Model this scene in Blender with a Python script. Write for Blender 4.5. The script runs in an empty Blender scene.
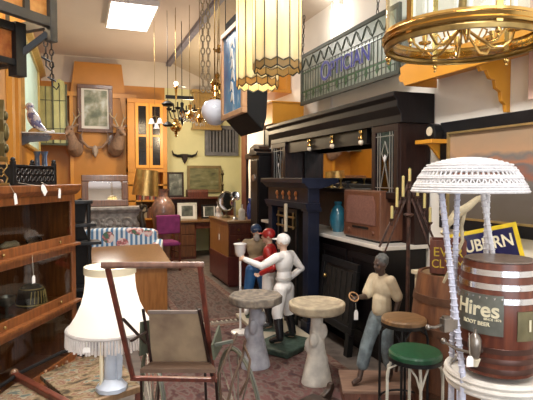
import bpy, bmesh, math, random
from mathutils import Vector, Matrix, Euler
random.seed(7)
PI = math.pi
V = Vector
scn = bpy.context.scene
COL = scn.collection

# ------------------------------------------------------------------ camera
YAW, PITCH, F, EYE = math.radians(20.1), math.radians(2.47), 510.0, 1.5
FW = V((math.sin(YAW)*math.cos(PITCH), math.cos(YAW)*math.cos(PITCH), -math.sin(PITCH)))
RT = V((math.cos(YAW), -math.sin(YAW), 0))
UP = RT.cross(FW)
def ray(px, py):
    return FW + RT*((px-266.5)/F) + UP*((200-py)/F)
def P(px, py, X=None, Y=None, Z=None, T=None):
    """world point seen at px,py on the plane X=, Y=, Z= or at horizontal depth T"""
    d = ray(px, py); o = V((0, 0, EYE))
    if X is not None: k = X/d.x
    elif Y is not None: k = Y/d.y
    elif Z is not None: k = (Z-EYE)/d.z
    else: k = T/(d.x*math.sin(YAW)+d.y*math.cos(YAW))
    return o + d*k
def floor_at(px, T, z=0.0):
    p = P(px, 178, T=T); return V((p.x, p.y, z))
cd = bpy.data.cameras.new('camera'); cam = bpy.data.objects.new('camera', cd); COL.objects.link(cam)
cam.location = (0, 0, EYE); cam.rotation_euler = (PI/2-PITCH, 0, -YAW)
cd.sensor_width = 36; cd.lens = F/533*36; cd.clip_start = 0.05; cd.clip_end = 200
scn.camera = cam

# ------------------------------------------------------------------ materials
MATS = {}
def nodes(name):
    m = bpy.data.materials.new(name); m.use_nodes = True
    nt = m.node_tree; return m, nt, nt.nodes['Principled BSDF']
def c4(c): return (c[0], c[1], c[2], 1)
def srgb(r, g, b):
    f = lambda v: ((v/255+0.055)/1.055)**2.4 if v/255 > 0.04045 else v/255/12.92
    return (f(r), f(g), f(b))
def mat(name, col, rough=.5, metal=0, var=.25, scale=12, bump=.0, col2=None, stretch=(1,1,1), emit=None, es=0, trans=0, coat=0, detail=5, alpha=1, sss=0, tl=0, lo=.35, hi=.65, spec=None):
    if name in MATS: return MATS[name]
    m, nt, b = nodes(name); N, L = nt.nodes, nt.links
    tc = N.new('ShaderNodeTexCoord'); mp = N.new('ShaderNodeMapping'); mp.inputs['Scale'].default_value = stretch
    L.new(tc.outputs['Object'], mp.inputs['Vector'])
    nz = N.new('ShaderNodeTexNoise'); nz.inputs['Scale'].default_value = scale; nz.inputs['Detail'].default_value = detail
    L.new(mp.outputs['Vector'], nz.inputs['Vector'])
    cr = N.new('ShaderNodeValToRGB'); cr.color_ramp.elements[0].position = lo; cr.color_ramp.elements[1].position = hi
    c2 = col2 or tuple(v*(1-var) for v in col)
    cr.color_ramp.elements[0].color = c4(c2); cr.color_ramp.elements[1].color = c4(col)
    L.new(nz.outputs['Fac'], cr.inputs['Fac']); L.new(cr.outputs['Color'], b.inputs['Base Color'])
    b.inputs['Roughness'].default_value = rough; b.inputs['Metallic'].default_value = metal
    if spec is not None: b.inputs['Specular IOR Level'].default_value = spec
    if coat: b.inputs['Coat Weight'].default_value = coat; b.inputs['Coat Roughness'].default_value = .12
    if coat == 0 and metal == 0 and max(col) < .05: b.inputs['Specular IOR Level'].default_value = .28
    if trans: b.inputs['Transmission Weight'].default_value = trans
    if sss: b.inputs['Subsurface Weight'].default_value = sss; b.inputs['Subsurface Scale'].default_value = .02
    if alpha < 1: b.inputs['Alpha'].default_value = alpha
    if emit: b.inputs['Emission Color'].default_value = c4(emit); b.inputs['Emission Strength'].default_value = es
    if bump:
        bp = N.new('ShaderNodeBump'); bp.inputs['Strength'].default_value = bump; bp.inputs['Distance'].default_value = .01
        L.new(nz.outputs['Fac'], bp.inputs['Height']); L.new(bp.outputs['Normal'], b.inputs['Normal'])
    if tl:
        t = N.new('ShaderNodeBsdfTranslucent'); L.new(cr.outputs['Color'], t.inputs['Color'])
        mx = N.new('ShaderNodeMixShader'); mx.inputs[0].default_value = tl
        L.new(b.outputs[0], mx.inputs[1]); L.new(t.outputs[0], mx.inputs[2])
        L.new(mx.outputs[0], N['Material Output'].inputs['Surface'])
    MATS[name] = m
    return m
def wood(name, c, c2=None, rough=.35, coat=.2, s=(14, 14, 1.6)):
    return mat(name, c, rough, 0, .4, 3.5, .08, c2 or tuple(v*.55 for v in c), s, coat=coat, detail=8, lo=.3, hi=.7)
def glass(name, col=(.9, .95, .93), fac=.85, rough=.03):
    """thin pane: mostly see-through with a mirror-like sheen"""
    if name in MATS: return MATS[name]
    m, nt, b = nodes(name); N, L = nt.nodes, nt.links
    t = N.new('ShaderNodeBsdfTransparent'); t.inputs['Color'].default_value = c4(col)
    g = N.new('ShaderNodeBsdfGlossy'); g.inputs['Roughness'].default_value = rough
    g.inputs['Color'].default_value = (.9, .9, .9, 1)
    fr = N.new('ShaderNodeLayerWeight'); pw = N.new('ShaderNodeMath'); pw.operation = 'POWER'; pw.inputs[1].default_value = 4
    L.new(fr.outputs['Facing'], pw.inputs[0])
    mp = N.new('ShaderNodeMath'); mp.operation = 'MULTIPLY_ADD'; mp.inputs[1].default_value = .35; mp.inputs[2].default_value = (1-fac)*.25+.01
    L.new(pw.outputs[0], mp.inputs[0])
    mx = N.new('ShaderNodeMixShader'); L.new(mp.outputs[0], mx.inputs[0]); L.new(t.outputs[0], mx.inputs[1]); L.new(g.outputs[0], mx.inputs[2])
    L.new(mx.outputs[0], N['Material Output'].inputs['Surface']); N.remove(b)
    MATS[name] = m; return m
def ramp_mat(name, stops, rough=.7, scale=4, stretch=(1, 1, 1), kind='noise', axis=None, bump=0, detail=6, spec=None, dist=0):
    """a multi-stop coloured pattern (noise / wave / voronoi) for cloth, rugs, paintings"""
    if name in MATS: return MATS[name]
    m, nt, b = nodes(name); N, L = nt.nodes, nt.links
    tc = N.new('ShaderNodeTexCoord'); mp = N.new('ShaderNodeMapping'); mp.inputs['Scale'].default_value = stretch
    L.new(tc.outputs['Object'], mp.inputs['Vector'])
    if kind == 'noise':
        t = N.new('ShaderNodeTexNoise'); t.inputs['Detail'].default_value = detail; o = t.outputs['Fac']
    elif kind == 'wave':
        t = N.new('ShaderNodeTexWave'); t.bands_direction = axis or 'X'; t.inputs['Distortion'].default_value = dist; o = t.outputs['Fac']
    else:
        t = N.new('ShaderNodeTexVoronoi'); o = t.outputs['Color']
    t.inputs['Scale'].default_value = scale
    L.new(mp.outputs['Vector'], t.inputs['Vector'])
    cr = N.new('ShaderNodeValToRGB'); e = cr.color_ramp.elements
    e[0].position, e[0].color = stops[0][0], c4(stops[0][1])
    e[1].position, e[1].color = stops[-1][0], c4(stops[-1][1])
    for p, c in stops[1:-1]:
        k = e.new(p); k.color = c4(c)
    if kind == 'voronoi':
        s = N.new('ShaderNodeSeparateColor'); L.new(o, s.inputs[0]); o = s.outputs[0]
        cr.color_ramp.interpolation = 'CONSTANT'
    L.new(o, cr.inputs['Fac']); L.new(cr.outputs['Color'], b.inputs['Base Color'])
    b.inputs['Roughness'].default_value = rough
    if spec is not None: b.inputs['Specular IOR Level'].default_value = spec
    if bump:
        bp = N.new('ShaderNodeBump'); bp.inputs['Strength'].default_value = bump; bp.inputs['Distance'].default_value = .01
        L.new(o, bp.inputs['Height']); L.new(bp.outputs['Normal'], b.inputs['Normal'])
    MATS[name] = m; return m

PLASTER = mat('plaster', (.70, .63, .55), .85, var=.08, scale=3)
PLASTER_R = mat('plaster_white', (.88, .84, .77), .8, var=.08, scale=2.5)
CEIL = mat('ceiling_paint', (.62, .54, .52), .9, var=.05, scale=1.5)
YELLOW = mat('yellow_paint', (.74, .71, .40), .8, var=.12, scale=2)
ORANGE = mat('orange_paint', (.52, .215, .022), .45, var=.14, scale=3)
ORANGE_L = mat('orange_gloss', (.66, .29, .028), .35, var=.1, scale=3)
OAK = wood('oak', (.29, .10, .027), (.13, .04, .012))
OAK_D = wood('dark_oak', (.17, .065, .024), (.07, .026, .01))
GOLDOAK = wood('golden_oak', (.33, .165, .05), (.20, .095, .026), .35, .3)
MAHOG = wood('mahogany', (.14, .035, .018), (.06, .015, .009))
EBONY = wood('ebonised_wood', (.008, .0055, .006), (.004, .003, .0035), .42, .0)
EBROWN = wood('espresso_wood', (.028, .010, .007), (.011, .005, .0045), .42, .0)
NAVY = mat('navy_paint', (.013, .017, .036), .35, var=.3, scale=8)
BLACK = mat('black_iron', (.012, .012, .013), .4, .4, scale=30)
BLACKM = mat('black_matte', (.004, .004, .004), .7, 0, scale=10, spec=.15)
BRONZE = mat('bronze', (.13, .10, .055), .35, .8, var=.4, scale=20)
BRASS = mat('brass', (.72, .47, .16), .22, 1, var=.15, scale=10)
BRASS_D = mat('aged_brass', (.42, .29, .11), .35, 1, var=.4, scale=25)
STEEL = mat('bright_steel', (.75, .75, .78), .2, 1, var=.1, scale=10)
STONE = mat('weathered_stone', (.62, .55, .45), .9, var=.5, scale=14, bump=.5, col2=(.36, .31, .25))
STONE_D = mat('dark_lichen_stone', (.33, .28, .22), .9, scale=18, bump=.6, col2=(.15, .13, .11))
STONE_G = mat('blue_grey_stone', (.42, .42, .46), .85, scale=12, bump=.4, col2=(.26, .26, .29))
MARBLE = mat('white_marble', (.72, .68, .62), .25, scale=5, var=.15, coat=.3)
WHITE = mat('white_paint', (.80, .79, .80), .4, var=.08, scale=12)
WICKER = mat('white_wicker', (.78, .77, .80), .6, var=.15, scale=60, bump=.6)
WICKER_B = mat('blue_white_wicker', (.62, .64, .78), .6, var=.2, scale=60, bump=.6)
TAGW = mat('tag_paper', (.85, .83, .80), .8, var=.03)
STRING = mat('string', (.6, .55, .45), .9)
CREAM = mat('cream_paint', (.70, .62, .45), .6, var=.12)
GLASS = glass('clear_glass')
GLASS_G = glass('green_glass', (.55, .72, .64), .72, .15)
MIRROR = mat('mirror', (.75, .75, .74), .03, 1, var=.03)
ROPE = mat('rope', (.40, .34, .24), .9, scale=60, var=.4)

# ------------------------------------------------------------------ geometry helper
def rotm(ax, deg): return Matrix.Rotation(math.radians(deg), 4, ax)
class G:
    def __init__(s): s.bm = bmesh.new(); s.mats = []; s.mi = 0
    def use(s, m):
        if m not in s.mats: s.mats.append(m)
        s.mi = s.mats.index(m); return s
    def _f(s, vs, smooth=False):
        try:
            f = s.bm.faces.new(vs); f.smooth = smooth; f.material_index = s.mi; return f
        except ValueError: return None
    def obox(s, c, size, M=None):
        M = M or Matrix.Identity(4)
        vs = [s.bm.verts.new(V(c) + (M @ V((size[0]*i/2, size[1]*j/2, size[2]*k/2)))) for i in (-1, 1) for j in (-1, 1) for k in (-1, 1)]
        for q in ((0,1,3,2),(4,6,7,5),(0,4,5,1),(2,3,7,6),(0,2,6,4),(1,5,7,3)): s._f([vs[i] for i in q])
        return s
    def box(s, x0, x1, y0, y1, z0, z1):
        return s.obox(((x0+x1)/2, (y0+y1)/2, (z0+z1)/2), (abs(x1-x0), abs(y1-y0), abs(z1-z0)))
    def bar(s, a, b, w, h=None, upv=V((0, 0, 1))):
        a, b = V(a), V(b); d = (b-a); L = d.length; d.normalize()
        if abs(d.dot(upv)) > .98: upv = V((0, 1, 0))
        x = d.cross(upv).normalized(); y = x.cross(d)
        M = Matrix((x, d, y)).transposed().to_4x4()
        return s.obox((a+b)/2, (w, L, h or w), M)
    def tube(s, pts, r, seg=8, cap=True, closed=False):
        pts = [V(p) for p in pts]; n = len(pts)
        rs = r if isinstance(r, (list, tuple)) else [r]*n
        rings = []; pn = None
        for i, p in enumerate(pts):
            if closed: d = pts[(i+1) % n]-pts[i-1]
            else: d = pts[min(i+1, n-1)]-pts[max(i-1, 0)]
            if d.length < 1e-9: d = V((0, 0, 1))
            d.normalize()
            if pn is None:
                a = V((0, 0, 1)) if abs(d.z) < .9 else V((1, 0, 0)); pn = d.cross(a).normalized()
            else:
                pn = (pn - d*pn.dot(d));
                pn = pn.normalized() if pn.length > 1e-6 else d.orthogonal().normalized()
            bn = d.cross(pn)
            rings.append([s.bm.verts.new(p + (pn*math.cos(2*PI*k/seg)+bn*math.sin(2*PI*k/seg))*rs[i]) for k in range(seg)])
        m = n if closed else n-1
        for i in range(m):
            A, B = rings[i], rings[(i+1) % n]
            for k in range(seg): s._f((A[k], A[(k+1) % seg], B[(k+1) % seg], B[k]), True)
        if cap and not closed: s._f(rings[0][::-1]); s._f(rings[-1])
        return s
    def lathe(s, prof, seg=20, c=(0, 0, 0), M=None, a0=0, a1=2*PI, smooth=True, sx=1, sy=1):
        M = M or Matrix.Identity(4); c = V(c); full = abs(a1-a0-2*PI) < 1e-6
        k = seg if full else seg+1; rings = []
        for r, z in prof:
            if r < 1e-6: rings.append([s.bm.verts.new(c + M @ V((0, 0, z)))]*k)
            else: rings.append([s.bm.verts.new(c + M @ V((sx*r*math.cos(a0+(a1-a0)*i/seg), sy*r*math.sin(a0+(a1-a0)*i/seg), z))) for i in range(k)])
        for i in range(len(rings)-1):
            A, B = rings[i], rings[i+1]
            for j in range(seg):
                jj = (j+1) % k
                vs = []
                for v in (A[j], A[jj], B[jj], B[j]):
                    if v not in vs: vs.append(v)
                if len(vs) > 2: s._f(vs, smooth)
        return s
    def ell(s, c, r, seg=14, M=None):
        if not isinstance(r, (tuple, list)): r = (r, r, r)
        M = (M or Matrix.Identity(4)) @ Matrix.Diagonal((*r, 1))
        n = max(4, seg//2+1)
        return s.lathe([(math.sin(PI*i/n), -math.cos(PI*i/n)) for i in range(n+1)], seg, c, M)
    def prism(s, poly, d0, d1, axis='x'):
        """2-D outline extruded along axis from d0 to d1"""
        mk = {'x': lambda a, b, d: V((d, a, b)), 'y': lambda a, b, d: V((a, d, b)), 'z': lambda a, b, d: V((a, b, d))}[axis]
        A = [s.bm.verts.new(mk(a, b, d0)) for a, b in poly]; B = [s.bm.verts.new(mk(a, b, d1)) for a, b in poly]
        s._f(A[::-1]); s._f(B)
        for i in range(len(A)):
            j = (i+1) % len(A); s._f((A[i], A[j], B[j], B[i]))
        return s
    def torus(s, c, R, r, M=None, seg=28, rs=6, a0=0, a1=2*PI, sx=1, sy=1):
        M = M or Matrix.Identity(4)
        full = abs(a1-a0-2*PI) < 1e-6
        n = seg if full else seg+1
        pts = [V(c)+M @ V((sx*R*math.cos(a0+(a1-a0)*i/seg), sy*R*math.sin(a0+(a1-a0)*i/seg), 0)) for i in range(n)]
        return s.tube(pts, r, rs, closed=full)
    def frame(s, y0, y1, z0, z1, w, x0, x1, axis='x'):
        """four mitre-less rails as a picture frame lying across the axis"""
        def b(a0, a1, c0, c1):
            if axis == 'x': s.box(x0, x1, a0, a1, c0, c1)
            else: s.box(a0, a1, x0, x1, c0, c1)
        b(y0, y1, z0, z0+w); b(y0, y1, z1-w, z1); b(y0, y0+w, z0+w, z1-w); b(y1-w, y1, z0+w, z1-w); return s
    def build(s, name, m=None, parent=None, bevel=0, seg=2, loc=None, rz=0):
        me = bpy.data.meshes.new(name)
        bmesh.ops.recalc_face_normals(s.bm, faces=s.bm.faces[:])
        for e in s.bm.edges:
            if len(e.link_faces) == 2 and e.calc_face_angle(0) > math.radians(38): e.smooth = False
        s.bm.to_mesh(me); s.bm.free()
        if m is not None and not s.mats: me.materials.append(m)
        for q in s.mats: me.materials.append(q)
        o = bpy.data.objects.new(name, me); COL.objects.link(o)
        if parent: o.parent = parent
        if loc is not None: o.location = loc
        if rz: o.rotation_euler.z = rz
        if bevel:
            b = o.modifiers.new('bevel', 'BEVEL'); b.width = bevel; b.segments = seg; b.limit_method = 'ANGLE'; b.harden_normals = False
        return o
def thing(name, label, cat, loc=(0, 0, 0), rz=0, group=None, rot=None):
    o = bpy.data.objects.new(name, None); COL.objects.link(o); o.empty_display_size = .1
    o.location = loc; o.rotation_euler = rot if rot else (0, 0, rz)
    o['label'] = label; o['category'] = cat
    if group: o['group'] = group
    return o
def tag(o, label, cat, group=None):
    o['label'] = label; o['category'] = cat
    if group: o['group'] = group
    return o
def struct(o): o['kind'] = 'structure'; return o
def voxel(g, name, m, parent, vs=.006, smooth=4):
    """fuse overlapping pieces into one continuous skin"""
    o = g.build(name, m, parent)
    r = o.modifiers.new('r', 'REMESH'); r.mode = 'VOXEL'; r.voxel_size = vs; r.use_smooth_shade = True
    s = o.modifiers.new('s', 'SMOOTH'); s.factor = .5; s.iterations = smooth
    dg = bpy.context.evaluated_depsgraph_get(); dg.update()
    me = bpy.data.meshes.new_from_object(o.evaluated_get(dg), depsgraph=dg)
    o.modifiers.clear(); o.data = me
    if not me.materials: me.materials.append(m)
    for p in me.polygons: p.use_smooth = True
    return o
def text(s, size, m, parent, M, name='lettering', ext=.0015, offset=0, sx=1, shear=0, label=None):
    """raised lettering turned into a mesh; M places the text plane (x right, y up, z out)"""
    cu = bpy.data.curves.new(name, 'FONT'); cu.body = s; cu.size = size; cu.extrude = ext; cu.offset = offset; cu.shear = shear
    cu.align_x = 'CENTER'; cu.align_y = 'CENTER'
    t = bpy.data.objects.new(name, cu); COL.objects.link(t)
    dg = bpy.context.evaluated_depsgraph_get(); dg.update()
    me = bpy.data.meshes.new_from_object(t.evaluated_get(dg), depsgraph=dg)
    bpy.data.objects.remove(t)
    me.transform(M @ Matrix.Diagonal((sx, 1, 1, 1))); me.materials.clear(); me.materials.append(m)
    o = bpy.data.objects.new(name, me); COL.objects.link(o); o.parent = parent
    if label: o['label'] = label
    return o
def chain_g(g, a, b, link=.035, r=.003, w=.010):
    a, b = V(a), V(b); n = max(2, int((b-a).length/link)); d = (b-a)/n
    q = d.to_track_quat('Z', 'X').to_matrix().to_4x4()
    for i in range(n):
        M = q @ rotm('Z', 90*(i % 2)) @ rotm('X', 90)
        g.torus(a+d*(i+.5), link*.5, r, M, 8, 4, sx=w/link*1.2, sy=1.15)
    return g

# ================================================================== SETTING
XR, XL, YB, H = 2.65, -0.65, 10.36, 3.8
FLOORM = ramp_mat('worn_floor', [(.3, (.06, .045, .037)), (.45, (.11, .088, .075)), (.55, (.15, .12, .10)), (.7, (.08, .06, .053))], .55, 5, (1, 1, 1), bump=.1)
struct(G().box(-2.2, 4.2, -2.4, 10.6, -.08, 0).build('floor', FLOORM))
struct(G().box(-2.2, 4.2, -2.4, 10.6, H, H+.1).build('ceiling', CEIL))
# coved strip of ceiling that comes down to the right-hand wall
struct(G().prism([(1.74, H), (XR+.02, 3.42), (XR+.02, H)], -2.2, YB, 'y').build('trim_1', mat('cove_paint', (.60, .53, .45), .9, var=.05)))
struct(G().box(1.65, 1.74, -2.2, YB, H-.07, H).build('trim_2', mat('blue_grey_beam', (.20, .20, .30), .5)))
struct(G().box(XR, XR+.1, -2.3, 8.3, 0, H).build('wall_right', PLASTER_R))
g = G().use(YELLOW).box(1.62, 4.1, YB, YB+.1, 0, 3.3).use(ORANGE).box(-2.1, 1.62, YB, YB+.1, 0, 3.3).use(PLASTER).box(-2.1, 4.1, YB, YB+.1, 3.3, H)
struct(g.build('wall_back'))
struct(G().box(4.0, 4.1, 8.3, YB, 0, H).build('wall_alcove', YELLOW))
struct(G().box(XR+.1, 4.1, 8.2, 8.3, 0, H).build('wall_alcove_front', PLASTER_R))
struct(G().box(XL-.1, XL, 4.3, YB, 0, H).build('wall_left', ORANGE))
struct(G().box(-1.5, XL-.1, 4.3, 4.4, 0, H).build('wall_left_return', PLASTER))
struct(G().box(-1.6, -1.5, -2.3, 4.3, 0, H).build('wall_left_front', PLASTER))
g = G().box(-1.6, -1.1, -2.4, -2.3, 0, H).box(2.3, 2.75, -2.4, -2.3, 0, H).box(-1.1, 2.3, -2.4, -2.3, 0, .5).box(-1.1, 2.3, -2.4, -2.3, 3.2, H)
struct(g.build('wall_front', PLASTER))
w = struct(G().frame(-1.1, 2.3, .5, 3.2, .07, -2.39, -2.31, 'y').box(.57, .63, -2.38, -2.32, .57, 3.13).build('window_1', ORANGE))
G().box(-1.03, .57, -2.355, -2.345, .57, 3.13).box(.63, 2.23, -2.355, -2.345, .57, 3.13).build('pane', glass('shop_glass', (.97, .98, .98), .95), w)
# red-brown door frame where the right wall ends, pinkish post by the big painting
struct(G().box(XR-.03, XR+.1, 8.3, 8.42, 0, 2.6).box(XR-.03, XR+.1, 8.18, 8.3, 0, 2.6).build('trim_3', MAHOG))
struct(G().box(XR-.07, XR, 2.28, 2.40, 1.98, 3.42).build('trim_4', mat('pink_paint', (.62, .42, .36), .5, var=.1)))
# moulding on the orange left wall and raised orange stile
struct(G().prism([(XL, 3.3), (XL+.1, 3.36), (XL+.1, 3.42), (XL, 3.42)], 6.6, 10.2, 'y').build('trim_5', mat('gold_moulding', (.55, .38, .12), .35, .3)))
struct(G().box(XL, XL+.05, 5.5, 5.72, 0, H).box(XL, XL+.05, 6.05, 6.3, 0, H).build('trim_6', ORANGE_L))
# orange chimney breast, moulding and the tapered head on the back wall
g = G().use(ORANGE).box(-.12, .86, 10.2, YB, 0, 3.02).use(ORANGE_L).box(XL, 1.05, 10.16, YB, 3.02, 3.10)
g.use(ORANGE).prism([(-.14, 3.1), (.84, 3.1), (.78, 3.66), (-.06, 3.66)], 10.18, YB, 'y')
g.use(ORANGE_L).box(-.16, -.10, 10.17, YB, 1.0, 3.02)
g.prism([(.74, 3.02), (.83, 3.02), (1.05, 1.55), (.99, 1.55)], 10.15, 10.2, 'y')
struct(g.build('trim_7'))
# conduit up the right wall
struct(G().tube([(XR-.02, 5.1, 2.2), (XR-.02, 5.1, 3.5)], .016, 8).build('trim_8', PLASTER_R))
for i, (x, y) in enumerate([(.70, 7.43), (.70, 3.0), (.70, .2)]):
    t = thing('ceiling_light', ['square-edged fluorescent ceiling panel, lit, above the back of the shop', 'lit fluorescent ceiling panel over the middle of the shop', 'lit fluorescent ceiling panel nearest the shopfront window'][i], 'ceiling light', (x, y, H), group='ceiling panels')
    G().box(-.31, .31, -.62, -.60, -.07, 0).box(-.31, .31, .60, .62, -.07, 0).box(-.31, -.29, -.6, .6, -.07, 0).box(.29, .31, -.6, .6, -.07, 0).build('light_frame', WHITE, t)
    G().box(-.29, .29, -.6, .6, -.065, -.05).build('diffuser', mat('lit_diffuser', (1, 1, 1), .5, var=0, emit=(1, .97, .92), es=9), t)

def light(kind, loc, energy, col=(1, 1, 1), size=.1, rot=None, sy=None):
    l = bpy.data.lights.new('lamp', kind); l.energy = energy; l.color = col
    if kind == 'AREA':
        l.size = size
        if sy: l.shape = 'RECTANGLE'; l.size_y = sy
    elif kind == 'POINT': l.shadow_soft_size = size
    o = bpy.data.objects.new('lamp', l); COL.objects.link(o); o.location = loc
    if rot: o.rotation_euler = rot
    return o
wd = bpy.data.worlds.new('world'); scn.world = wd; wd.use_nodes = True
wd.node_tree.nodes['Background'].inputs[0].default_value = (.75, .87, 1, 1)
wd.node_tree.nodes['Background'].inputs[1].default_value = 1.6
light('AREA', (.6, -2.3, 1.85), 150, (.93, .96, 1), 3.2, (PI/2, 0, 0), 2.5)      # daylight in the shop window
WARM = (1, .78, .5)
for y, e in ((7.43, 90), (3.0, 120), (.2, 110)): light('AREA', (.70, y, H-.09), e, (1, .95, .88), .55, (0, 0, 0), 1.15)
light('POINT', (1.75, 8.3, 2.35), 115, WARM, .12)      # bulbs of the chandeliers at the back
light('POINT', (1.2, 9.0, 2.5), 20, WARM, .12)
scn.view_settings.view_transform = 'Standard'; scn.view_settings.look = 'None'; scn.view_settings.gamma = 1
scn.view_settings.use_curve_mapping = False
scn.view_settings.exposure = -0.6

# ---- rugs
RUG = ramp_mat('oriental_rug', [(.25, (.035, .032, .034)), (.42, (.10, .048, .045)), (.5, (.15, .115, .10)), (.58, (.14, .062, .06)), (.75, (.10, .09, .085))], .95, 9, (1.6, 1, 1), bump=.2, spec=.1)
RUG2 = ramp_mat('faded_rug', [(.25, (.05, .038, .033)), (.42, (.12, .09, .077)), (.5, (.16, .115, .095)), (.6, (.10, .055, .048)), (.75, (.14, .12, .10))], .95, 7, (2.5, .8, 1), bump=.2, spec=.1)
def rug(x0, x1, y0, y1, m, label):
    t = thing('rug', label, 'rug', ((x0+x1)/2, (y0+y1)/2, 0), group='rugs on the shop floor')
    a, b = (x1-x0)/2, (y1-y0)/2
    G().box(-a+.08, a-.08, -b+.08, b-.08, 0, .012).build('field', m, t)
    g = G().box(-a, a, -b, -b+.08, 0, .01).box(-a, a, b-.08, b, 0, .01).box(-a, -a+.08, -b+.08, b-.08, 0, .01).box(a-.08, a, -b+.08, b-.08, 0, .01)
    g.build('border', mat('rug_border', (.12, .035, .03), .95, col2=(.22, .16, .12), scale=30), t)
    f = G()
    for i in range(int((x1-x0)/.05)): f.box(-a+.02+i*.05, -a+.035+i*.05, -b-.05, -b, 0, .006)
    f.build('fringe', STRING, t)
rug(.45, 1.95, 2.6, 5.0, RUG, 'red and navy patterned rug under the two stone birdbaths')
rug(.95, 1.8, 5.15, 9.2, RUG2, 'long faded runner rug leading to the back desk')

# ================================================================== RIGHT WALL: back bar
XS = 2.22
bb = thing('back_bar', 'tall ebonised back bar with marble counter, mirror and leaded glass doors', 'back bar', (2.42, 4.8, 0))
def L(o, x, y, z): return V((x-o.location.x, y-o.location.y, z-o.location.z))
ox, oy = 2.42, 4.8
Y0, Y1 = 3.40, 6.2
g = G().box(XS+.03-ox, XR-.01-ox, Y0+.03-oy, Y1-oy, .08, .93).box(XS+.06-ox, XR-.01-ox, Y0+.06-oy, Y1-.03-oy, 0, .08)
g.build('base_cabinet', EBONY, bb, .004)
g = G()
for i in range(5):
    a = Y0+.08+i*.55
    d = G().frame(a-oy, a+.49-oy, .14, .86, .06, XS+.012-ox, XS+.03-ox).box(XS+.022-ox, XS+.031-ox, a+.06-oy, a+.43-oy, .20, .80)
    d = d.build('door', EBONY, bb, .003)
    G().ell((XS-ox, a+.44-oy, .52), .014).tube([(XS+.012-ox, a+.44-oy, .52), (XS-ox, a+.44-oy, .52)], .006).build('knob', BRASS_D, d)
G().box(XS-.02-ox, XR-.01-ox, Y0-oy, Y1+.02-oy, .93, .965).build('marble_counter', MARBLE, bb, .006)
G().box(XR-.05-ox, XR-.01-ox, Y0-oy, Y1-oy, .965, 1.97).build('back_panel', EBROWN, bb)
g = G().prism([(2.50-ox, 1.93), (2.33-ox, 1.93), (2.33-ox, 1.99), (2.29-ox, 2.05), (2.29-ox, 2.10), (2.26-ox, 2.13), (2.26-ox, 2.165), (XR-.01-ox, 2.165), (XR-.01-ox, 1.93)], Y0-.05-oy, Y1-oy, 'y')
g.build('cornice', EBONY, bb, .004)
G().box(2.36-ox, 2.40-ox, Y0+.5-oy, Y1-.5-oy, 1.80, 1.93).build('frieze', EBONY, bb)
def tower(a, b):
    g = G().box(2.36-ox, XR-.05-ox, a-oy, a+.03-oy, 1.33, 1.93).box(2.36-ox, XR-.05-ox, b-.03-oy, b-oy, 1.33, 1.93)
    g.box(2.36-ox, XR-.05-ox, a-oy, b-oy, 1.30, 1.33)
    g.box(2.50-ox, XR-.05-ox, a-oy, b-oy, .965, 1.30)
    t = g.build('tower', EBROWN, bb, .003)
    d = G().frame(a-oy, b-oy, 1.33, 1.93, .055, 2.335-ox, 2.36-ox).build('leaded_door', EBROWN, bb, .003)
    G().box(2.347-ox, 2.351-ox, a+.055-oy, b-.055-oy, 1.385, 1.875).build('door_pane', glass('leaded_pane', (.35, .40, .42), .8, .08), d)
    w = .006; g = G(); y0, y1 = a+.055-oy, b-.055-oy; m = (y0+y1)/2; x = 2.343-ox
    for y in (y0+.03, m-.07, m+.07, y1-.03): g.bar((x, y, 1.385), (x, y, 1.875), w)
    for z in (1.42, 1.84): g.bar((x, y0, z), (x, y1, z), w)
    for sg in (-1, 1):
        g.bar((x, m, 1.80), (x, m+sg*.045, 1.70), w); g.bar((x, m+sg*.045, 1.70), (x, m, 1.62), w)
        g.bar((x, m, 1.62), (x, m+sg*.06, 1.42), w)
    g.build('leading', mat('lead_came', (.45, .45, .43), .35, .7), d)
    G().prism([(m-.02, 1.655), (m, 1.69), (m+.02, 1.655), (m, 1.63)], x-.004, x+.004, 'x').build('jewel', mat('white_jewel', (.8, .78, .8), .2), d)
# towers stand at each end of the upper part
tower(Y0, Y0+.38); tower(Y1-.47, Y1)
g = G().box(XR-.056-ox, XR-.048-ox, Y0+.42-oy, Y1-.5-oy, 1.44, 1.88); g.build('mirror', MIRROR, bb)
G().box(2.38-ox, XR-.05-ox, Y0+.38-oy, Y1-.47-oy, 1.36, 1.40).build('mirror_shelf', EBONY, bb, .004)
G().frame(Y0+.38-oy, Y1-.47-oy, 1.40, 1.92, .04, XR-.07-ox, XR-.045-ox).build('mirror_frame', EBONY, bb, .003)
for i, p in enumerate([(311, 137), (334, 135), (363, 128)]):
    q = P(*p, X=2.37); b = thing('spotlight', ['small brass spotlight under the cornice, farthest from the near leaded door', 'small brass spotlight under the cornice, middle of three', 'small brass spotlight under the cornice, closest to the near leaded door'][i], 'spotlight', (2.352, q.y, 1.90), group='brass spotlights under the back bar cornice')
    G().lathe([(0, .02), (.02, .02), (.022, 0), (.012, -.01), (.01, -.025), (.024, -.035), (.028, -.05), (.022, -.062)], 12, (-.0, 0, 0)).build('socket', BRASS, b)
    G().ell((0, 0, -.085), .026).build('bulb', mat('frosted_bulb', (.75, .65, .5), .25, var=.1), b)
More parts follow.
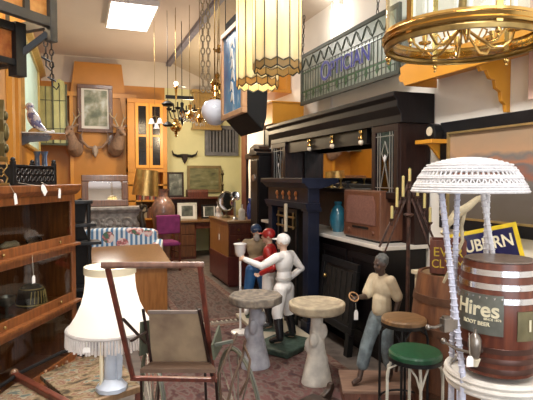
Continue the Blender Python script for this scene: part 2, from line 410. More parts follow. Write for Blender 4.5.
# items on the mirror shelf and counter
def bottle(name, p, h, r, m, label, cat, prof=None, group=None):
    prof = prof or [(0, 0), (1, 0), (1, .55), (.8, .66), (.32, .74), (.28, .95), (.36, .96), (.36, 1), (0, 1)]
    o = G().lathe([(a*r, b*h) for a, b in prof], 16).build(name, m, loc=p); tag(o, label, cat, group); return o
q = P(338, 218, X=2.42)
bottle('vase', (2.42, q.y, .965), .3, .085, mat('teal_glass', (.03, .16, .24), .15, coat=.5), 'teal blue glazed vase on the marble counter behind the navy mantel', 'vase', [(0, 0), (.6, 0), (.95, .25), (1, .5), (.75, .75), (.4, .88), (.5, 1), (.4, 1)])
for k, (px, h) in enumerate([(340, .10), (347, .07), (331, .06)]):
    q = P(px, 178, X=2.45)
    bottle(['candlestick', 'inkwell', 'dish'][k], (2.46, q.y, 1.40), h, [.025, .035, .05][k], [BRASS_D, BLACK, BRASS_D][k],
           ['small brass candlestick on the shelf below the mirror', 'little black inkwell on the shelf below the mirror', 'shallow brass dish on the mirror shelf near the far tower'][k], ['candlestick', 'inkwell', 'dish'][k],
           [(0, 0), (1, 0), (1, .1), (.35, .25), (.3, .7), (.7, .85), (.7, 1), (0, 1)])

# ---- navy mantel in front of the back bar
mt = thing('fireplace_mantel', 'navy painted fireplace mantel with square posts and copper rosettes', 'mantel', (2.08, 4.92, 0))
ox, oy = 2.08, 4.92
A, B = 4.38, 5.46
for y in (A, B-.12):
    p = G().box(-.06, .06, y-oy, y+.12-oy, 0, 1.22).box(-.075, .075, y-.015-oy, y+.135-oy, 0, .12).build('post', NAVY, mt, .004)
    G().box(-.075, .075, y-.015-oy, y+.135-oy, 1.18, 1.22).build('capital', NAVY, p, .004)
G().box(-.06, .06, A-oy, B-oy, 1.24, 1.42).build('lintel', NAVY, mt, .004)
G().prism([(-.08, 1.20), (-.10, 1.26), (.06, 1.26), (.06, 1.20)], A-.02-oy, B+.02-oy, 'y').build('moulding', NAVY, mt)
G().prism([(-.07, 1.40), (-.12, 1.45), (-.14, 1.455), (-.14, 1.50), (.24, 1.50), (.24, 1.455), (.06, 1.40)], A-.04-oy, B+.04-oy, 'y').build('shelf', NAVY, mt, .003)
for y in (A+.28, A+.45, A+.62, A+.79):
    G().lathe([(0, 0), (.028, 0), (.03, .008), (.02, .014), (.012, .02), (0, .02)], 12, (-.06, y-oy, 1.34), rotm('Y', -90)).lathe([(0, 0), (.02, 0), (.012, .01), (0, .01)], 10, (-.06, y-oy, 1.295), rotm('Y', -90)).build('rosette', mat('copper', (.62, .30, .14), .35, .7), mt)
G().bar((-.085, A+.1-oy, 1.235), (-.085, B-.1-oy, 1.235), .01, .008).build('bead', mat('gilt', (.6, .45, .2), .35, .7), mt)
G().box(.07, .09, A+.12-oy, B-.12-oy, 0, 1.24).build('opening_board', BLACKM, mt)
fs = thing('fire_grate', 'small brass rail fire surround standing inside the navy mantel', 'fire grate', (2.05, 4.93, 0))
G().frame(-.26, .26, .02, 1.18, .04, -.02, .0).build('surround', BLACK, fs)
for z in (1.00, 1.10): G().bar((-.035, -.24, z), (-.035, .24, z), .022, .018).build('rail', BRASS_D, fs, .003)
for y in (-.2, .2): G().bar((-.035, y, .98), (-.035, y, 1.15), .014).build('upright', BRASS_D, fs)
q = P(288.5, 215, X=1.98)
cc = thing('candle', 'tall ivory pillar candle stand beside the far post of the navy mantel', 'candle', (1.95, q.y, 0))
G().lathe([(0, 0), (.07, 0), (.06, .02), (.015, .05), (.012, .92), (.035, .95), (0, .96)], 12).build('stand', BLACK, cc)
G().lathe([(0, .96), (.018, .96), (.018, 1.24), (0, 1.245)], 12).build('wax', CREAM, cc)

# ---- radio on the counter
q0, q1 = P(385, 246, Z=.965), P(355, 238, X=2.30)
rd = thing('radio', 'boxy walnut table radio on the marble counter', 'radio', (2.38, 3.86, .965))
WALN = wood('walnut', (.16, .065, .034), (.09, .033, .019))
G().box(-.10, .16, -.30, .30, .015, .43).build('case', WALN, rd, .012, 3)
G().prism([(-.24, .14), (-.24, .32), (-.20, .385), (.20, .385), (.24, .32), (.24, .14)], -.106, -.099, 'x').build('grille_cloth', mat('grille_cloth', (.20, .085, .06), .9, scale=80, var=.3), rd)
G().box(-.108, -.10, -.13, .13, .10, .118).build('dial_slot', BLACKM, rd)
for y in (-.2, .2): G().lathe([(0, 0), (.02, 0), (.018, .02), (0, .022)], 12, (-.10, y, .075), rotm('Y', -90)).build('knob', WALN, rd)
G().box(-.09, .15, -.28, .28, 0, .015).build('plinth', BLACK, rd)

# ---- iron stove door leaning on base cabinet, marble slab on floor
dr = thing('stove_door', 'dark cast iron stove door leaning against the black cabinet behind the boy', 'stove door', (2.10, 4.02, 0), rot=(0, math.radians(6), 0))
G().frame(-.33, .33, .18, .78, .06, -.025, .01).build('frame', BLACK, dr, .004)
g = G().box(-.008, .006, -.27, .27, .24, .72)
for k in range(6): g.bar((-.014, -.24+k*.095, .27), (-.014, -.24+k*.095, .69), .012)
g.build('panel', mat('cast_iron', (.05, .045, .04), .45, .6, scale=25), dr)
for y in (-.28, .28): G().box(-.03, .02, y-.03, y+.03, 0, .19).build('leg', BLACK, dr)
G().ell((-.04, .2, .6), .02).build('knob', BRASS_D, dr)
p = P(318, 336, Z=.03)
tag(G().box(1.55, 1.98, 3.95, 5.2, .012, .05).build('marble_slab', mat('cream_slab', (.72, .66, .52), .4, scale=4), bevel=.006), 'cream marble hearth slab lying on floor before the navy mantel', 'marble slab')

# ---- shelf boxes and brackets high on the right wall
def scallop_bracket(y, label):
    t = tag(G().prism([(0, .34), (-.27, .34), (-.27, .29), (-.24, .25), (-.20, .26), (-.17, .21), (-.13, .20), (-.12, .15), (-.08, .13), (-.07, .07), (-.04, .05), (-.03, 0), (0, 0)], -.015, .015, 'y').build('shelf_bracket', ORANGE_L, loc=(XR, y, 1.93), bevel=.003), label, 'bracket', 'orange scalloped brackets')
ya, yb = 1.8, 3.44
sh = thing('wall_shelf', 'orange painted wall shelf above the big landscape painting', 'shelf', (XR, (ya+yb)/2, 2.21))
G().box(-.27, 0, ya-.1-(ya+yb)/2, yb-.12-(ya+yb)/2, .06, .085).build('shelf_board', ORANGE_L, sh, .004)
h = (yb-ya)/2
G().prism([(-h, .055), (-h, .0), (h-.08, 0), (h-.06, .03), (h-.02, .04), (h, .075), (h-.03, .10), (h-.02, .15), (h-.10, .165), (-h, .165)], -.29, -.27, 'x').build('fascia', ORANGE_L, sh, .003)
G().box(-.27, 0, h-.10, h-.08, 0, .16).build('end_board', ORANGE, sh)
scallop_bracket(2.62, 'scalloped orange bracket holding up the shelf above the big painting')
yc, ye = 5.95, 6.9
sh = thing('wall_shelf', 'orange boxed wall shelf past the far end of the back bar cornice', 'shelf', (XR, 6.3, 2.17))
G().box(-.42, 0, -.42, .45, 0, .26).build('box', ORANGE_L, sh, .004)
G().box(-.44, .0, -.44, .47, .255, .275).build('top_board', ORANGE_L, sh, .004)
ob = tag(G().box(-.30, 0, -.33, .33, 0, .04).box(-.06, 0, -.3, .3, .04, .34).box(-.26, -.06, .05, .09, .04, .3).build('wall_shelf', ORANGE_L, loc=(XR, 6.6, 2.62), bevel=.004), 'small orange wall shelf with upright behind the cream glass lampshades', 'shelf')

# ---- OPTICIAN sign: leaded glass
yn, yf = 3.62, 5.62
sg = thing('stained_glass_sign', 'long green leaded glass shop sign reading OPTICIAN hung on chains', 'sign', (2.50, (yn+yf)/2, 2.36), rot=(0, 0, 0))
hw, hh = (yf-yn)/2, .59
DKG = mat('sign_frame', (.045, .055, .04), .45, .3)
G().frame(-hw, hw, 0, hh, .04, -.015, .015).build('frame', DKG, sg, .003)
LG = ramp_mat('leaded_green_glass', [(.3, (.10, .14, .11)), (.5, (.19, .23, .18)), (.7, (.30, .32, .26))], .3, 5)
G().box(-.004, .004, -hw+.04, hw-.04, .04, hh-.04).build('glass', LG, sg)
g = G()
for i in range(1, 30):
    y = -hw+i*2*hw/30; g.bar((-.006, y, .04), (-.006, y, .40), .006)
for z in (.10, .16, .36, .40): g.bar((-.006, -hw+.04, z), (-.006, hw-.04, z), .006)
for i in range(10):
    y0 = -hw+.04+i*(2*hw-.08)/10; st = (2*hw-.08)/10
    g.tube([(-.006, y0+st*k/6, .41+.12*math.sin(PI*k/6)) for k in range(7)], .004, 4)
    g.tube([(-.006, y0+st*k/6+st/2, .54-.12*math.sin(PI*k/6)) for k in range(7) if y0+st*k/6+st/2 < hw-.04], .004, 4)
g.build('leading', DKG, sg)
g = G()
for i in range(10):
    y = -hw+.15+i*(2*hw-.3)/9; g.prism([(y-.03, .10), (y, .17), (y+.03, .10), (y, .06)], -.008, -.004, 'x')
g.box(-.0075, -.004, -hw+.04, hw-.04, .14, .16).box(-.0075, -.004, -hw+.04, hw-.04, .36, .375)
g.build('green_pieces', mat('green_piece', (.05, .14, .06), .2), sg)
M0 = Matrix(((0, 0, -1, -.012), (-1, 0, 0, -.02), (0, 1, 0, .275), (0, 0, 0, 1)))
SIL = mat('silver_letters', (.72, .72, .74), .5); BLU = mat('cobalt_letters', (.012, .02, .30), .5)
def sign_word(s, size, dy, dz):
    m = Matrix.Translation((0, dy, dz)) @ M0
    text(s, size, SIL, sg, m, 'lettering', .002, size*.030, 1.0)
    text(s, size, BLU, sg, Matrix.Translation((-.006, 0, 0)) @ m, 'lettering', .002, size*.008, 1.0)
sign_word('O', .29, .36, .0); sign_word('PTICIAN', .215, -.14, .0)
for y in (-hw+.35, hw-.03):
    chain_g(G(), (0, y, hh-.01), (.02, y, 1.06), .05, .005, .02).build('chain', BLACK, sg)
bl = thing('wall_lamp', 'small bare wall lamp at the top of the conduit above the OPTICIAN sign', 'lamp', tuple(P(339, 6, X=XR-.02)))
G().lathe([(0, .0), (.05, 0), (.055, .05), (.02, .06), (0, .06)], 12, (0, 0, 0)).build('holder', PLASTER_R, bl)
G().ell((-.0, 0, -.04), .04).build('bulb', MATS['lit_bulb'] if 'lit_bulb' in MATS else mat('lit_bulb', (1, 1, 1), .4, var=0, emit=(1, .85, .6), es=12), bl)
light('POINT', (bl.location.x-.12, bl.location.y, bl.location.z-.12), 12, (1, .93, .82), .05)

# ---- big landscape painting + cream cupboard + AUBURN sign
pt = thing('framed_painting', 'huge sunset landscape painting in wide black frame at right', 'painting', (XR-.03, 2.38, 1.12))
zt = .80; hw = .84
g = G().frame(-hw, hw, 0, zt, .085, -.03, .03).build('frame', mat('black_frame', (.012, .012, .014), .35), pt, .006)
G().frame(-hw+.08, hw-.08, .08, zt-.08, .014, -.034, -.01).build('gilt_liner', mat('gilt', (.6, .45, .2), .35, .7), pt)
def painting_mat():
    m, nt, b = nodes('sunset_canvas'); N, Lk = nt.nodes, nt.links
    tc = N.new('ShaderNodeTexCoord'); sp = N.new('ShaderNodeSeparateXYZ'); Lk.new(tc.outputs['Generated'], sp.inputs[0])
    nz = N.new('ShaderNodeTexNoise'); nz.inputs['Scale'].default_value = 2.6; nz.inputs['Detail'].default_value = 7
    mp = N.new('ShaderNodeMapping'); mp.inputs['Scale'].default_value = (1, 1, 2.2); Lk.new(tc.outputs['Object'], mp.inputs[0]); Lk.new(mp.outputs[0], nz.inputs[0])
    ad = N.new('ShaderNodeMath'); ad.operation = 'MULTIPLY_ADD'; ad.inputs[1].default_value = .55; Lk.new(nz.outputs['Fac'], ad.inputs[0])
    su = N.new('ShaderNodeMath'); su.operation = 'SUBTRACT'; su.inputs[1].default_value = .275; Lk.new(sp.outputs['Z'], su.inputs[0]); Lk.new(su.outputs[0], ad.inputs[2])
    cr = N.new('ShaderNodeValToRGB'); e = cr.color_ramp.elements
    st = [(.0, (.10, .08, .06)), (.28, (.13, .11, .095)), (.42, (.16, .15, .14)), (.48, (.30, .12, .08)), (.55, (.16, .15, .15)), (.62, (.42, .18, .10)), (.70, (.18, .165, .155)), (.78, (.44, .27, .16)), (1, (.33, .24, .16))]
    e[0].position, e[0].color = st[0][0], c4(st[0][1]); e[1].position, e[1].color = st[-1][0], c4(st[-1][1])
    for p, c in st[1:-1]: k = e.new(p); k.color = c4(c)
    Lk.new(ad.outputs[0], cr.inputs[0]); Lk.new(cr.outputs[0], b.inputs['Base Color']); b.inputs['Roughness'].default_value = .7; b.inputs['Specular IOR Level'].default_value = .15
    return m
G().box(-.012, -.002, -hw+.09, hw-.09, .09, zt-.09).build('canvas', painting_mat(), pt)
cb = thing('cupboard', 'low cream painted cupboard under the big landscape painting', 'cupboard', (2.50, 2.45, 0))
G().box(-.14, .14, -.75, .75, .06, .78).box(-.12, .14, -.72, .72, 0, .06).build('body', CREAM, cb, .004)
G().box(-.16, .14, -.77, .77, .78, .81).build('top', CREAM, cb, .004)
for k in range(3):
    y = -.74+k*.5; d = G().box(-.155, -.14, y, y+.47, .10, .75).build('door', CREAM, cb, .004)
    G().ell((-.165, y+.05, .5), .014).build('knob', BRASS_D, d)
# slanted enamel dealership sign
a = thing('enamel_sign', 'navy and yellow enamel AUBURN Sales sign tilted behind the keg', 'sign', tuple(P(485, 250, X=2.45)))
NAV = mat('navy_enamel', (.018, .018, .075), .25, coat=.4); YEL = mat('yellow_enamel', (.80, .58, .03), .3, coat=.3)
Ms = rotm('Z', -62) @ rotm('X', 90)              # text plane, upright, turned to the room
Ma = Ms @ rotm('Z', 15)
def onplane(pts, d0, d1, m, nm, par, MM):
    g = G().prism(pts, d0, d1, 'z'); g.bm.transform(MM); return g.build(nm, m, par)
W2, H2 = .225, .14
onplane([(-W2, -H2), (W2, -H2), (W2, H2), (-W2, H2)], -.006, 0, YEL, 'border', a, Ma)
onplane([(-W2+.026, -H2+.026), (W2-.026, -H2+.026), (W2-.026, H2-.026), (-W2+.026, H2-.026)], 0, .002, NAV, 'panel', a, Ma)
LET = mat('cream_letters', (.82, .76, .55), .35)
text('AUBURN', .108, LET, a, Ma @ Matrix.Translation((0, .035, .003)), 'lettering', .001, .002, .86)
text('Sales', .08, WHITE, a, Ma @ Matrix.Translation((-.03, -.055, .003)), 'lettering', .001, .0, 1, .2)

# ================================================================== RIGHT FOREGROUND
# ---- wicker canopy stand
Cst = floor_at(500, 2.0)
ws = thing('wicker_stand', 'white wicker canopy stand on long legs with a round keg shelf', 'stand', Cst, math.radians(-20))
SH = .735
tip = V((-.115, 0.02, 0))                      # the canopy has settled a little to one side
pr = [(0, 1.575), (.05, 1.575), (.12, 1.56), (.165, 1.54)]
can = G().lathe(pr, 32, tip).lathe([(.0, 1.565), (.05, 1.565), (.12, 1.55), (.165, 1.53)], 32, tip)
for k in range(9): can.torus(tip+V((0, 0, 1.578-.0035*k*(k/8))), .01+.0185*k, .0045, seg=28, rs=5)
canopy = can.build('canopy', WICKER, ws)
g = G()
n = 60
for i in range(n):
    a0 = 2*PI*i/n; pt3 = lambda a, r, z: tip+V((r*math.cos(a), r*math.sin(a), z))
    g.tube([pt3(a0, .165, 1.538), pt3(a0, .19, 1.505)], .004, 4)
    g.tube([pt3(a0, .19, 1.500), pt3(a0+PI/n, .205, 1.475)], .0035, 4); g.tube([pt3(a0+2*PI/n, .19, 1.500), pt3(a0+PI/n, .205, 1.475)], .0035, 4)
for r, z in ((.167, 1.538), (.175, 1.528), (.189, 1.507), (.193, 1.500), (.204, 1.476), (.209, 1.468), (.213, 1.458), (.217, 1.449)):
    g.torus(tip+V((0, 0, z)), r, .0055, seg=36, rs=5)
g.build('canopy_weave', WICKER, canopy)
g = G().torus((0, 0, SH), .185, .013, seg=36, rs=8).torus((0, 0, SH-.022), .187, .013, seg=36, rs=8).torus((0, 0, SH-.044), .182, .011, seg=36, rs=8).lathe([(0, SH-.01), (.18, SH-.01), (.18, SH-.03), (0, SH-.03)], 28)
g.build('round_shelf', mat('cream_white', (.80, .76, .70), .5), ws)
for sx, sy in ((-1, -1), (1, -1), (-1, 1), (1, 1)):
    a = V((sx*.115, sy*.105, 1.46))+tip; 
    b = V((sx*.15, sy*.125, SH))
    if sy < 0 and sx < 0: a = V((-.235, -.02, 1.44)); b = V((-.165, -.085, SH))
    if sx > 0 and sy < 0: a = V((.07, -.11, 1.45)); b = V((.165, -.15, SH)); a = V((.03, -.13, 1.45))
    if sx > 0 and sy > 0: a = V((-.02, .12, 1.46)); b = V((.12, .14, SH))
    if sx < 0 and sy > 0: a = V((-.12, .12, 1.46)); b = V((-.13, .13, SH))
    c = V((b.x*1.02, b.y*1.05, 0))
    if sx > 0 and sy < 0: # this post stands outside the keg, behind it
        a = V((.035, .19, 1.45)); b = V((.03, .19, SH)); c = V((.05, .2, 0))
    lg = G().tube([a, a.lerp(b, .5), b], .0115, 8).tube([b, c], .012, 8)
    for k in range(28):
        q = a.lerp(b, k/28); g2 = None
        lg.torus(q, .0115, .0035, seg=8, rs=4)
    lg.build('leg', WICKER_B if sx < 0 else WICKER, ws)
for k in range(10):
    a = 2*PI*k/10+.3
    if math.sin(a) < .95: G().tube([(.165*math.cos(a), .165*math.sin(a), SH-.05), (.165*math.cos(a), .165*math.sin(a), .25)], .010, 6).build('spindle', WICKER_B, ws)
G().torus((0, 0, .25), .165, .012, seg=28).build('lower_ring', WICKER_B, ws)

# ---- root beer keg
kg = thing('keg', 'small wooden root beer keg with steel hoops, spigot and HIRES plate', 'keg', (Cst.x+.005, Cst.y, SH+.014), math.radians(-20))
R0, R1, HK = .132, .153, .43
def rk(z): return R0+(R1-R0)*math.sin(PI*z/HK)
STAVE = ramp_mat('keg_staves', [(.3, (.075, .018, .011)), (.5, (.12, .032, .017)), (.7, (.18, .05, .025))], .3, 3, (12, 12, .8))
G().lathe([(0, .012)]+[(rk(HK*i/14), HK*i/14) for i in range(15)]+[(R0-.014, HK), (R0-.014, HK-.012), (0, HK-.012)], 36).build('staves', STAVE, kg)
G().lathe([(0, HK-.012), (R0-.03, HK-.012), (R0-.005, HK+.002), (R0-.005, HK+.006), (0, HK+.008)], 30).build('lid', wood('grey_lid', (.24, .19, .16)), kg)
for z in (.395, .345, .295): G().lathe([(rk(z-.012)+.001, z-.012), (rk(z)+.004, z-.011), (rk(z)+.003, z+.011), (rk(z+.012)+.001, z+.012)], 36).build('hoop', STEEL, kg)
for z in (.105, .065, .025): G().lathe([(rk(z-.011)+.001, z-.011), (rk(z)+.003, z-.010), (rk(z)+.003, z+.010), (rk(z+.011)+.001, z+.011)], 36).build('hoop', mat('dark_hoop', (.10, .05, .04), .35, .7), kg)
def patch(a0, a1, z0, z1, off, m, nm, par):
    g = G(); n = 10; rows = []
    for zi in range(5):
        z = z0+(z1-z0)*zi/4
        rows.append([[g.bm.verts.new(((rk(z)+o)*math.cos(a0+(a1-a0)*i/n), (rk(z)+o)*math.sin(a0+(a1-a0)*i/n), z)) for i in range(n+1)] for o in (0, off)])
    for zi in range(4):
        for i in range(n):
            g._f((rows[zi][1][i], rows[zi][1][i+1], rows[zi+1][1][i+1], rows[zi+1][1][i]), True)
            g._f((rows[zi][0][i], rows[zi+1][0][i], rows[zi+1][0][i+1], rows[zi][0][i+1]), True)
        for i in (0, n): g._f((rows[zi][0][i], rows[zi][1][i], rows[zi+1][1][i], rows[zi+1][0][i]))
    for i in range(n):
        g._f((rows[0][0][i], rows[0][0][i+1], rows[0][1][i+1], rows[0][1][i])); g._f((rows[4][0][i], rows[4][1][i], rows[4][1][i+1], rows[4][0][i+1]))
    return g.build(nm, m, par)
d2 = math.radians
PLATE = mat('grey_plate', (.16, .17, .15), .3, .3, scale=20, var=.3, coat=.3)
patch(d2(-178), d2(-108), .165, .315, .004, PLATE, 'name_plate', kg)
patch(d2(-90), d2(-56), .15, .26, .004, mat('olive_plate', (.20, .18, .10), .35, .5, scale=20), 'round_plate', kg)
def wrap_text(s, size, ac, z, m, nm='lettering', arc=0):
    o = text(s, size, m, kg, Matrix.Identity(4), nm, .0012, size*.02)
    for v in o.data.vertices:
        a = ac+v.co.x/R1; zz = z+v.co.y; r = rk(zz)+.0055+v.co.z
        v.co = V((r*math.cos(a), r*math.sin(a), zz))
    return o
wrap_text('Hires', .078, d2(-145), .258, LET); wrap_text('ROOT BEER', .02, d2(-145), .205, LET); wrap_text('SINCE 1876', .012, d2(-122), .225, LET)
wrap_text('1', .06, d2(-72), .205, LET)
SP = mat('spigot_metal', (.30, .27, .24), .3, .9)
def kp(a, r, z): return V((r*math.cos(d2(a)), r*math.sin(d2(a)), z))
g = G().tube([kp(-139, R1-.01, .10), kp(-139, R1+.02, .10), kp(-138, R1+.045, .115)], .013, 10).lathe([(0, -.045), (.014, -.045), (.02, -.02), (.024, .0), (.024, .03), (.016, .045), (.006, .055), (.006, .07), (0, .07)], 14, kp(-137, R1+.05, .125))
g.build('spigot', SP, kg)
G().lathe([(0, 0), (.012, 0), (.021, .028), (0, .03)], 12, kp(-137, R1+.05, .055)).build('spout', mat('ivory', (.75, .68, .52), .4), kg)
G().tube([kp(-137, R1+.05, .10), kp(-157, R1+.06, .10), kp(-167, R1+.08, .115)], .006, 8).ell(kp(-168, R1+.085, .12), .012).build('spigot_handle', SP, kg)
tap = thing('bar_clamp', 'small dark iron clamp with handle screwed on wicker leg', 'clamp', tuple(P(446, 326, T=1.86)))
G().box(-.018, .022, -.015, .015, -.02, .03).tube([(-.018, 0, .005), (-.05, 0, 0), (-.075, 0, .004)], .006, 8).ell((-.08, 0, .004), .010).box(.022, .05, -.006, .006, -.015, .02).build('clamp_body', SP, tap, .003)
G().lathe([(0, 0), (.016, 0), (.016, .006), (0, .006)], 10, (0, 0, .03)).build('screw', SP, tap)

def price_tag(p, q, label, sx=.016, sz=.045, tilt=0, yaw=0):
    """p where the string is tied, q the top of the paper tag"""
    p, q = V(p), V(q); t = thing('price_tag', label, 'price tag', q, group='white paper price tags on strings', rot=(0, tilt, yaw))
    d = Euler((0, tilt, yaw)).to_matrix().inverted() @ (p-q)
    G().tube([d, d*.5+V((0, 0, -.004)), V((0, 0, -.004))], .0012, 5).build('string', STRING, t)
    G().prism([(-sx*.5, 0), (sx*.5, 0), (sx, -sz*.25), (sx, -sz), (-sx, -sz), (-sx, -sz*.25)], -.001, .001, 'y').build('paper', TAGW, t)
price_tag(P(469, 333, T=1.83), P(470, 356, T=1.83), 'paper price tag hanging from the keg spigot', .013, .04, 0, -.3)

# ---- big floor barrel with wooden bucket
C2 = floor_at(457, 3.02)
br = thing('barrel', 'large reddish old floor barrel behind the wicker stand', 'barrel', C2)
RB, HB = .245, .94
rb = lambda z: RB-.03+.045*math.sin(PI*z/HB)
BST = ramp_mat('barrel_staves', [(.3, (.06, .02, .011)), (.5, (.13, .05, .022)), (.7, (.21, .085, .035))], .5, 2.5, (10, 10, .8), bump=.15)
G().lathe([(0, .02)]+[(rb(HB*i/16), HB*i/16) for i in range(17)]+[(rb(HB)-.02, HB), (rb(HB)-.02, HB-.02), (0, HB-.02)], 40).build('staves', BST, br)
G().lathe([(0, HB-.02), (rb(HB)-.02, HB-.02), (rb(HB)-.02, HB-.008), (0, HB-.006)], 32).build('barrel_head', wood('pale_head', (.34, .22, .11), (.2, .12, .06), s=(2, 18, 2)), br)
for z in (.80, .62, .25, .07): G().lathe([(rb(z-.022)+.001, z-.022), (rb(z-.02)+.006, z-.02), (rb(z+.02)+.006, z+.02), (rb(z+.022)+.001, z+.022)], 40).build('hoop', mat('rusty_hoop', (.12, .055, .03), .6, .5, scale=30), br)
bq = P(446, 270, T=2.92)
bk = thing('wooden_box', 'dark wooden box with worn yellow stencilled letters standing on the barrel', 'box', (C2.x-.06, C2.y+.0, HB), math.radians(-38))
g = G().box(-.10, .10, -.085, -.072, .006, .20).box(-.10, .10, .072, .085, .006, .20).box(-.10, -.087, -.072, .072, .006, .20).box(.087, .10, -.072, .072, .006, .20).box(-.087, .087, -.072, .072, 0, .012)
g.build('body', MAHOG, bk, .003)
SY = mat('yellow_stencil', (.62, .45, .03), .6, var=.4, scale=60)
Mb = Matrix.Translation((0, -.086, .13)) @ rotm('X', 90)
text('EVER', .075, SY, bk, Mb); text('CLYSM', .070, SY, bk, Matrix.Translation((0, -.086, .062)) @ rotm('X', 90), sx=.85)
tag(G().box(-.03, .03, -.02, .02, 0, .09).build('wooden_block', ORANGE_L, loc=(C2.x-.03, C2.y+.02, HB+.0), bevel=.004), 'little orange block standing inside the stencilled box', 'block')
p = P(468, 205, T=2.75)
g = G()
pts = [(-.17, 0, -.15), (-.13, .0, -.10), (-.08, .0, -.05), (0, 0, -.01), (.06, 0, .03), (.10, 0, .035), (.12, 0, .05)]
g.tube(pts, [.010, .018, .026, .022, .016, .02, .004], 10).tube([(-.13, 0, -.1), (-.17, .01, -.04), (-.155, .01, .03), (-.19, .01, .08)], [.01, .008, .006, .002], 8).tube([(-.02, 0, -.02), (-.06, -.02, -.11), (-.05, -.02, -.19), (-.13, .03, -.42)], [.014, .012, .010, .008], 8)
tag(g.build('driftwood_branch', mat('pale_driftwood', (.50, .42, .28), .8, var=.4, scale=20, bump=.3), loc=p), 'pale forked driftwood hung behind the wicker canopy posts', 'driftwood')
# shelf + little black clock between back bar and painting
t = tag(G().box(-.2, 0, -.1, .1, 0, .03).prism([(0, 0), (-.16, 0), (0, -.16)], -.01, .01, 'y').build('wall_shelf', ORANGE_L, loc=(XR, 3.24, 1.76), bevel=.003), 'tiny orange shelf between the back bar and painting', 'shelf')
cl = thing('mantel_clock', 'small black arched clock on the tiny orange shelf', 'clock', (XR-.1, 3.24, 1.79))
G().prism([(-.06, 0), (.06, 0), (.06, .07), (.04, .11), (0, .125), (-.04, .11), (-.06, .07)], -.04, .04, 'x').build('clock_case', BLACK, cl, .004)
G().lathe([(0, 0), (.035, 0), (.035, .004), (0, .004)], 16, (-.041, 0, .065), rotm('Y', -90)).build('clock_face', CREAM, cl)

# ---- iron candelabrum
Cc = floor_at(409, 3.45)
ca = thing('candelabrum', 'tall rusty iron floor candelabrum shaped like an inverted V', 'candelabrum', Cc, math.radians(-22))
RUST = mat('rusty_iron', (.10, .045, .032), .55, .4, scale=30, col2=(.04, .022, .018))
G().tube([(0, 0, .30), (0, 0, 1.42)], .0135, 8).lathe([(0, 1.27), (.03, 1.26), (.035, 1.25), (.012, 1.23), (0, 1.23)], 10).build('pole', RUST, ca)
for k in range(3):
    a = 2*PI*k/3+.5
    G().tube([(0, 0, .33), (.06*math.cos(a), .06*math.sin(a), .25), (.09*math.cos(a), .09*math.sin(a), .06), (.12*math.cos(a), .12*math.sin(a), .012)], .011, 8).build('foot', RUST, ca)
for sgn in (-1, 1):
    g = G().bar((0, .0, 1.47), (sgn*.195, 0, 1.03), .013, .013).bar((sgn*.02, .0, 1.36), (sgn*.16, 0, .99), .010, .010)
    g.build('arm', RUST, ca)
cs = [(-.116, 1.313), (-.083, 1.436), (-.043, 1.515), (.0, 1.564), (.054, 1.48), (.101, 1.399), (.139, 1.304)]
HC = [.085, .13, .14, .085, .10, .10, .10]
WAX = mat('yellow_wax', (.60, .50, .20), .4, sss=.2, var=.15)
for (x, zt), hc in zip(cs, HC):
    yy = -.02
    zb = zt-hc
    cp = G().lathe([(0, zb-.05), (.006, zb-.05), (.006, zb-.02), (.016, zb-.012), (.018, zb), (.013, zb), (.013, zb-.005), (0, zb-.005)], 10, (x, yy, 0))
    zz = 1.47-abs(x)/.195*.44
    cp.bar((x, yy, zb-.045), (x, 0, min(zz, zb-.04)), .008).build('candle_cup', RUST, ca)
    c = G().lathe([(0, 0), (.0095, 0), (.0095, hc), (.004, hc+.002), (0, hc+.002)], 10).tube([(0, 0, hc), (0, 0, hc+.008)], .001, 4)
    c = c.build('candle', WAX, loc=ca.matrix_basis @ V((x, yy, zb-.003)))
    o = c; i = cs.index((x, zt))
    tag(o, ['lowest yellow taper candle at the left end of the candelabrum', 'second yellow taper from the left end of the candelabrum', 'third yellow taper from the left end of the candelabrum', 'topmost yellow taper candle at the peak of the candelabrum', 'yellow taper just right of the candelabrum peak', 'second yellow taper right of the candelabrum peak', 'yellow taper at the right end of the candelabrum'][i], 'candle', 'yellow tapers in the candelabrum')

# ---- stools
def stool(px, T, zs, r, seatm, legm, label, rz, nm='stool'):
    c = floor_at(px, T); s = thing('bar_stool', label, 'stool', c, rz, 'round top stools beside the boy statue')
    G().lathe([(0, zs-.035), (r-.01, zs-.035), (r, zs-.03), (r, zs-.012), (r-.008, zs-.002), (r*.6, zs), (0, zs+.001)], 32).build('seat', seatm, s)
    G().lathe([(r-.02, zs-.05), (r+.003, zs-.05), (r+.003, zs-.03), (r-.02, zs-.03)], 32).build('seat_rim', BLACK if legm is not WHITE else mat('dark_rim', (.03, .04, .035), .4, .5), s)
    for k in range(4):
        a = PI/4+k*PI/2; u = V((math.cos(a), math.sin(a), 0)); w = V((-u.y, u.x, 0))
        g = G().tube([u*(r-.015)+V((0, 0, zs-.05)), u*(r+.005)+V((0, 0, zs-.12)), u*(r+.006)+V((0, 0, .3)), u*(r+.008)+V((0, 0, 0))], .0075, 8)
        g.tube([u*(r-.015)*.7+w*.05+V((0, 0, zs-.05)), u*(r+.0)+w*.02+V((0, 0, zs-.09)), u*(r+.004)+V((0, 0, zs-.16))], .005, 6)
        g.tube([u*(r-.015)*.7-w*.05+V((0, 0, zs-.05)), u*(r+.0)-w*.02+V((0, 0, zs-.09)), u*(r+.004)+V((0, 0, zs-.16))], .005, 6)
        g.build('leg', legm, s)
    G().torus((0, 0, .22), r+.004, .006, seg=28).build('foot_ring', legm, s)
stool(417.5, 2.50, .647, .130, mat('green_vinyl', (.008, .085, .035), .38, coat=.2, scale=40, var=.3), mat('offwhite_legs', (.62, .60, .52), .4, var=.3), 'short stool with green vinyl seat and white wire legs', .35)
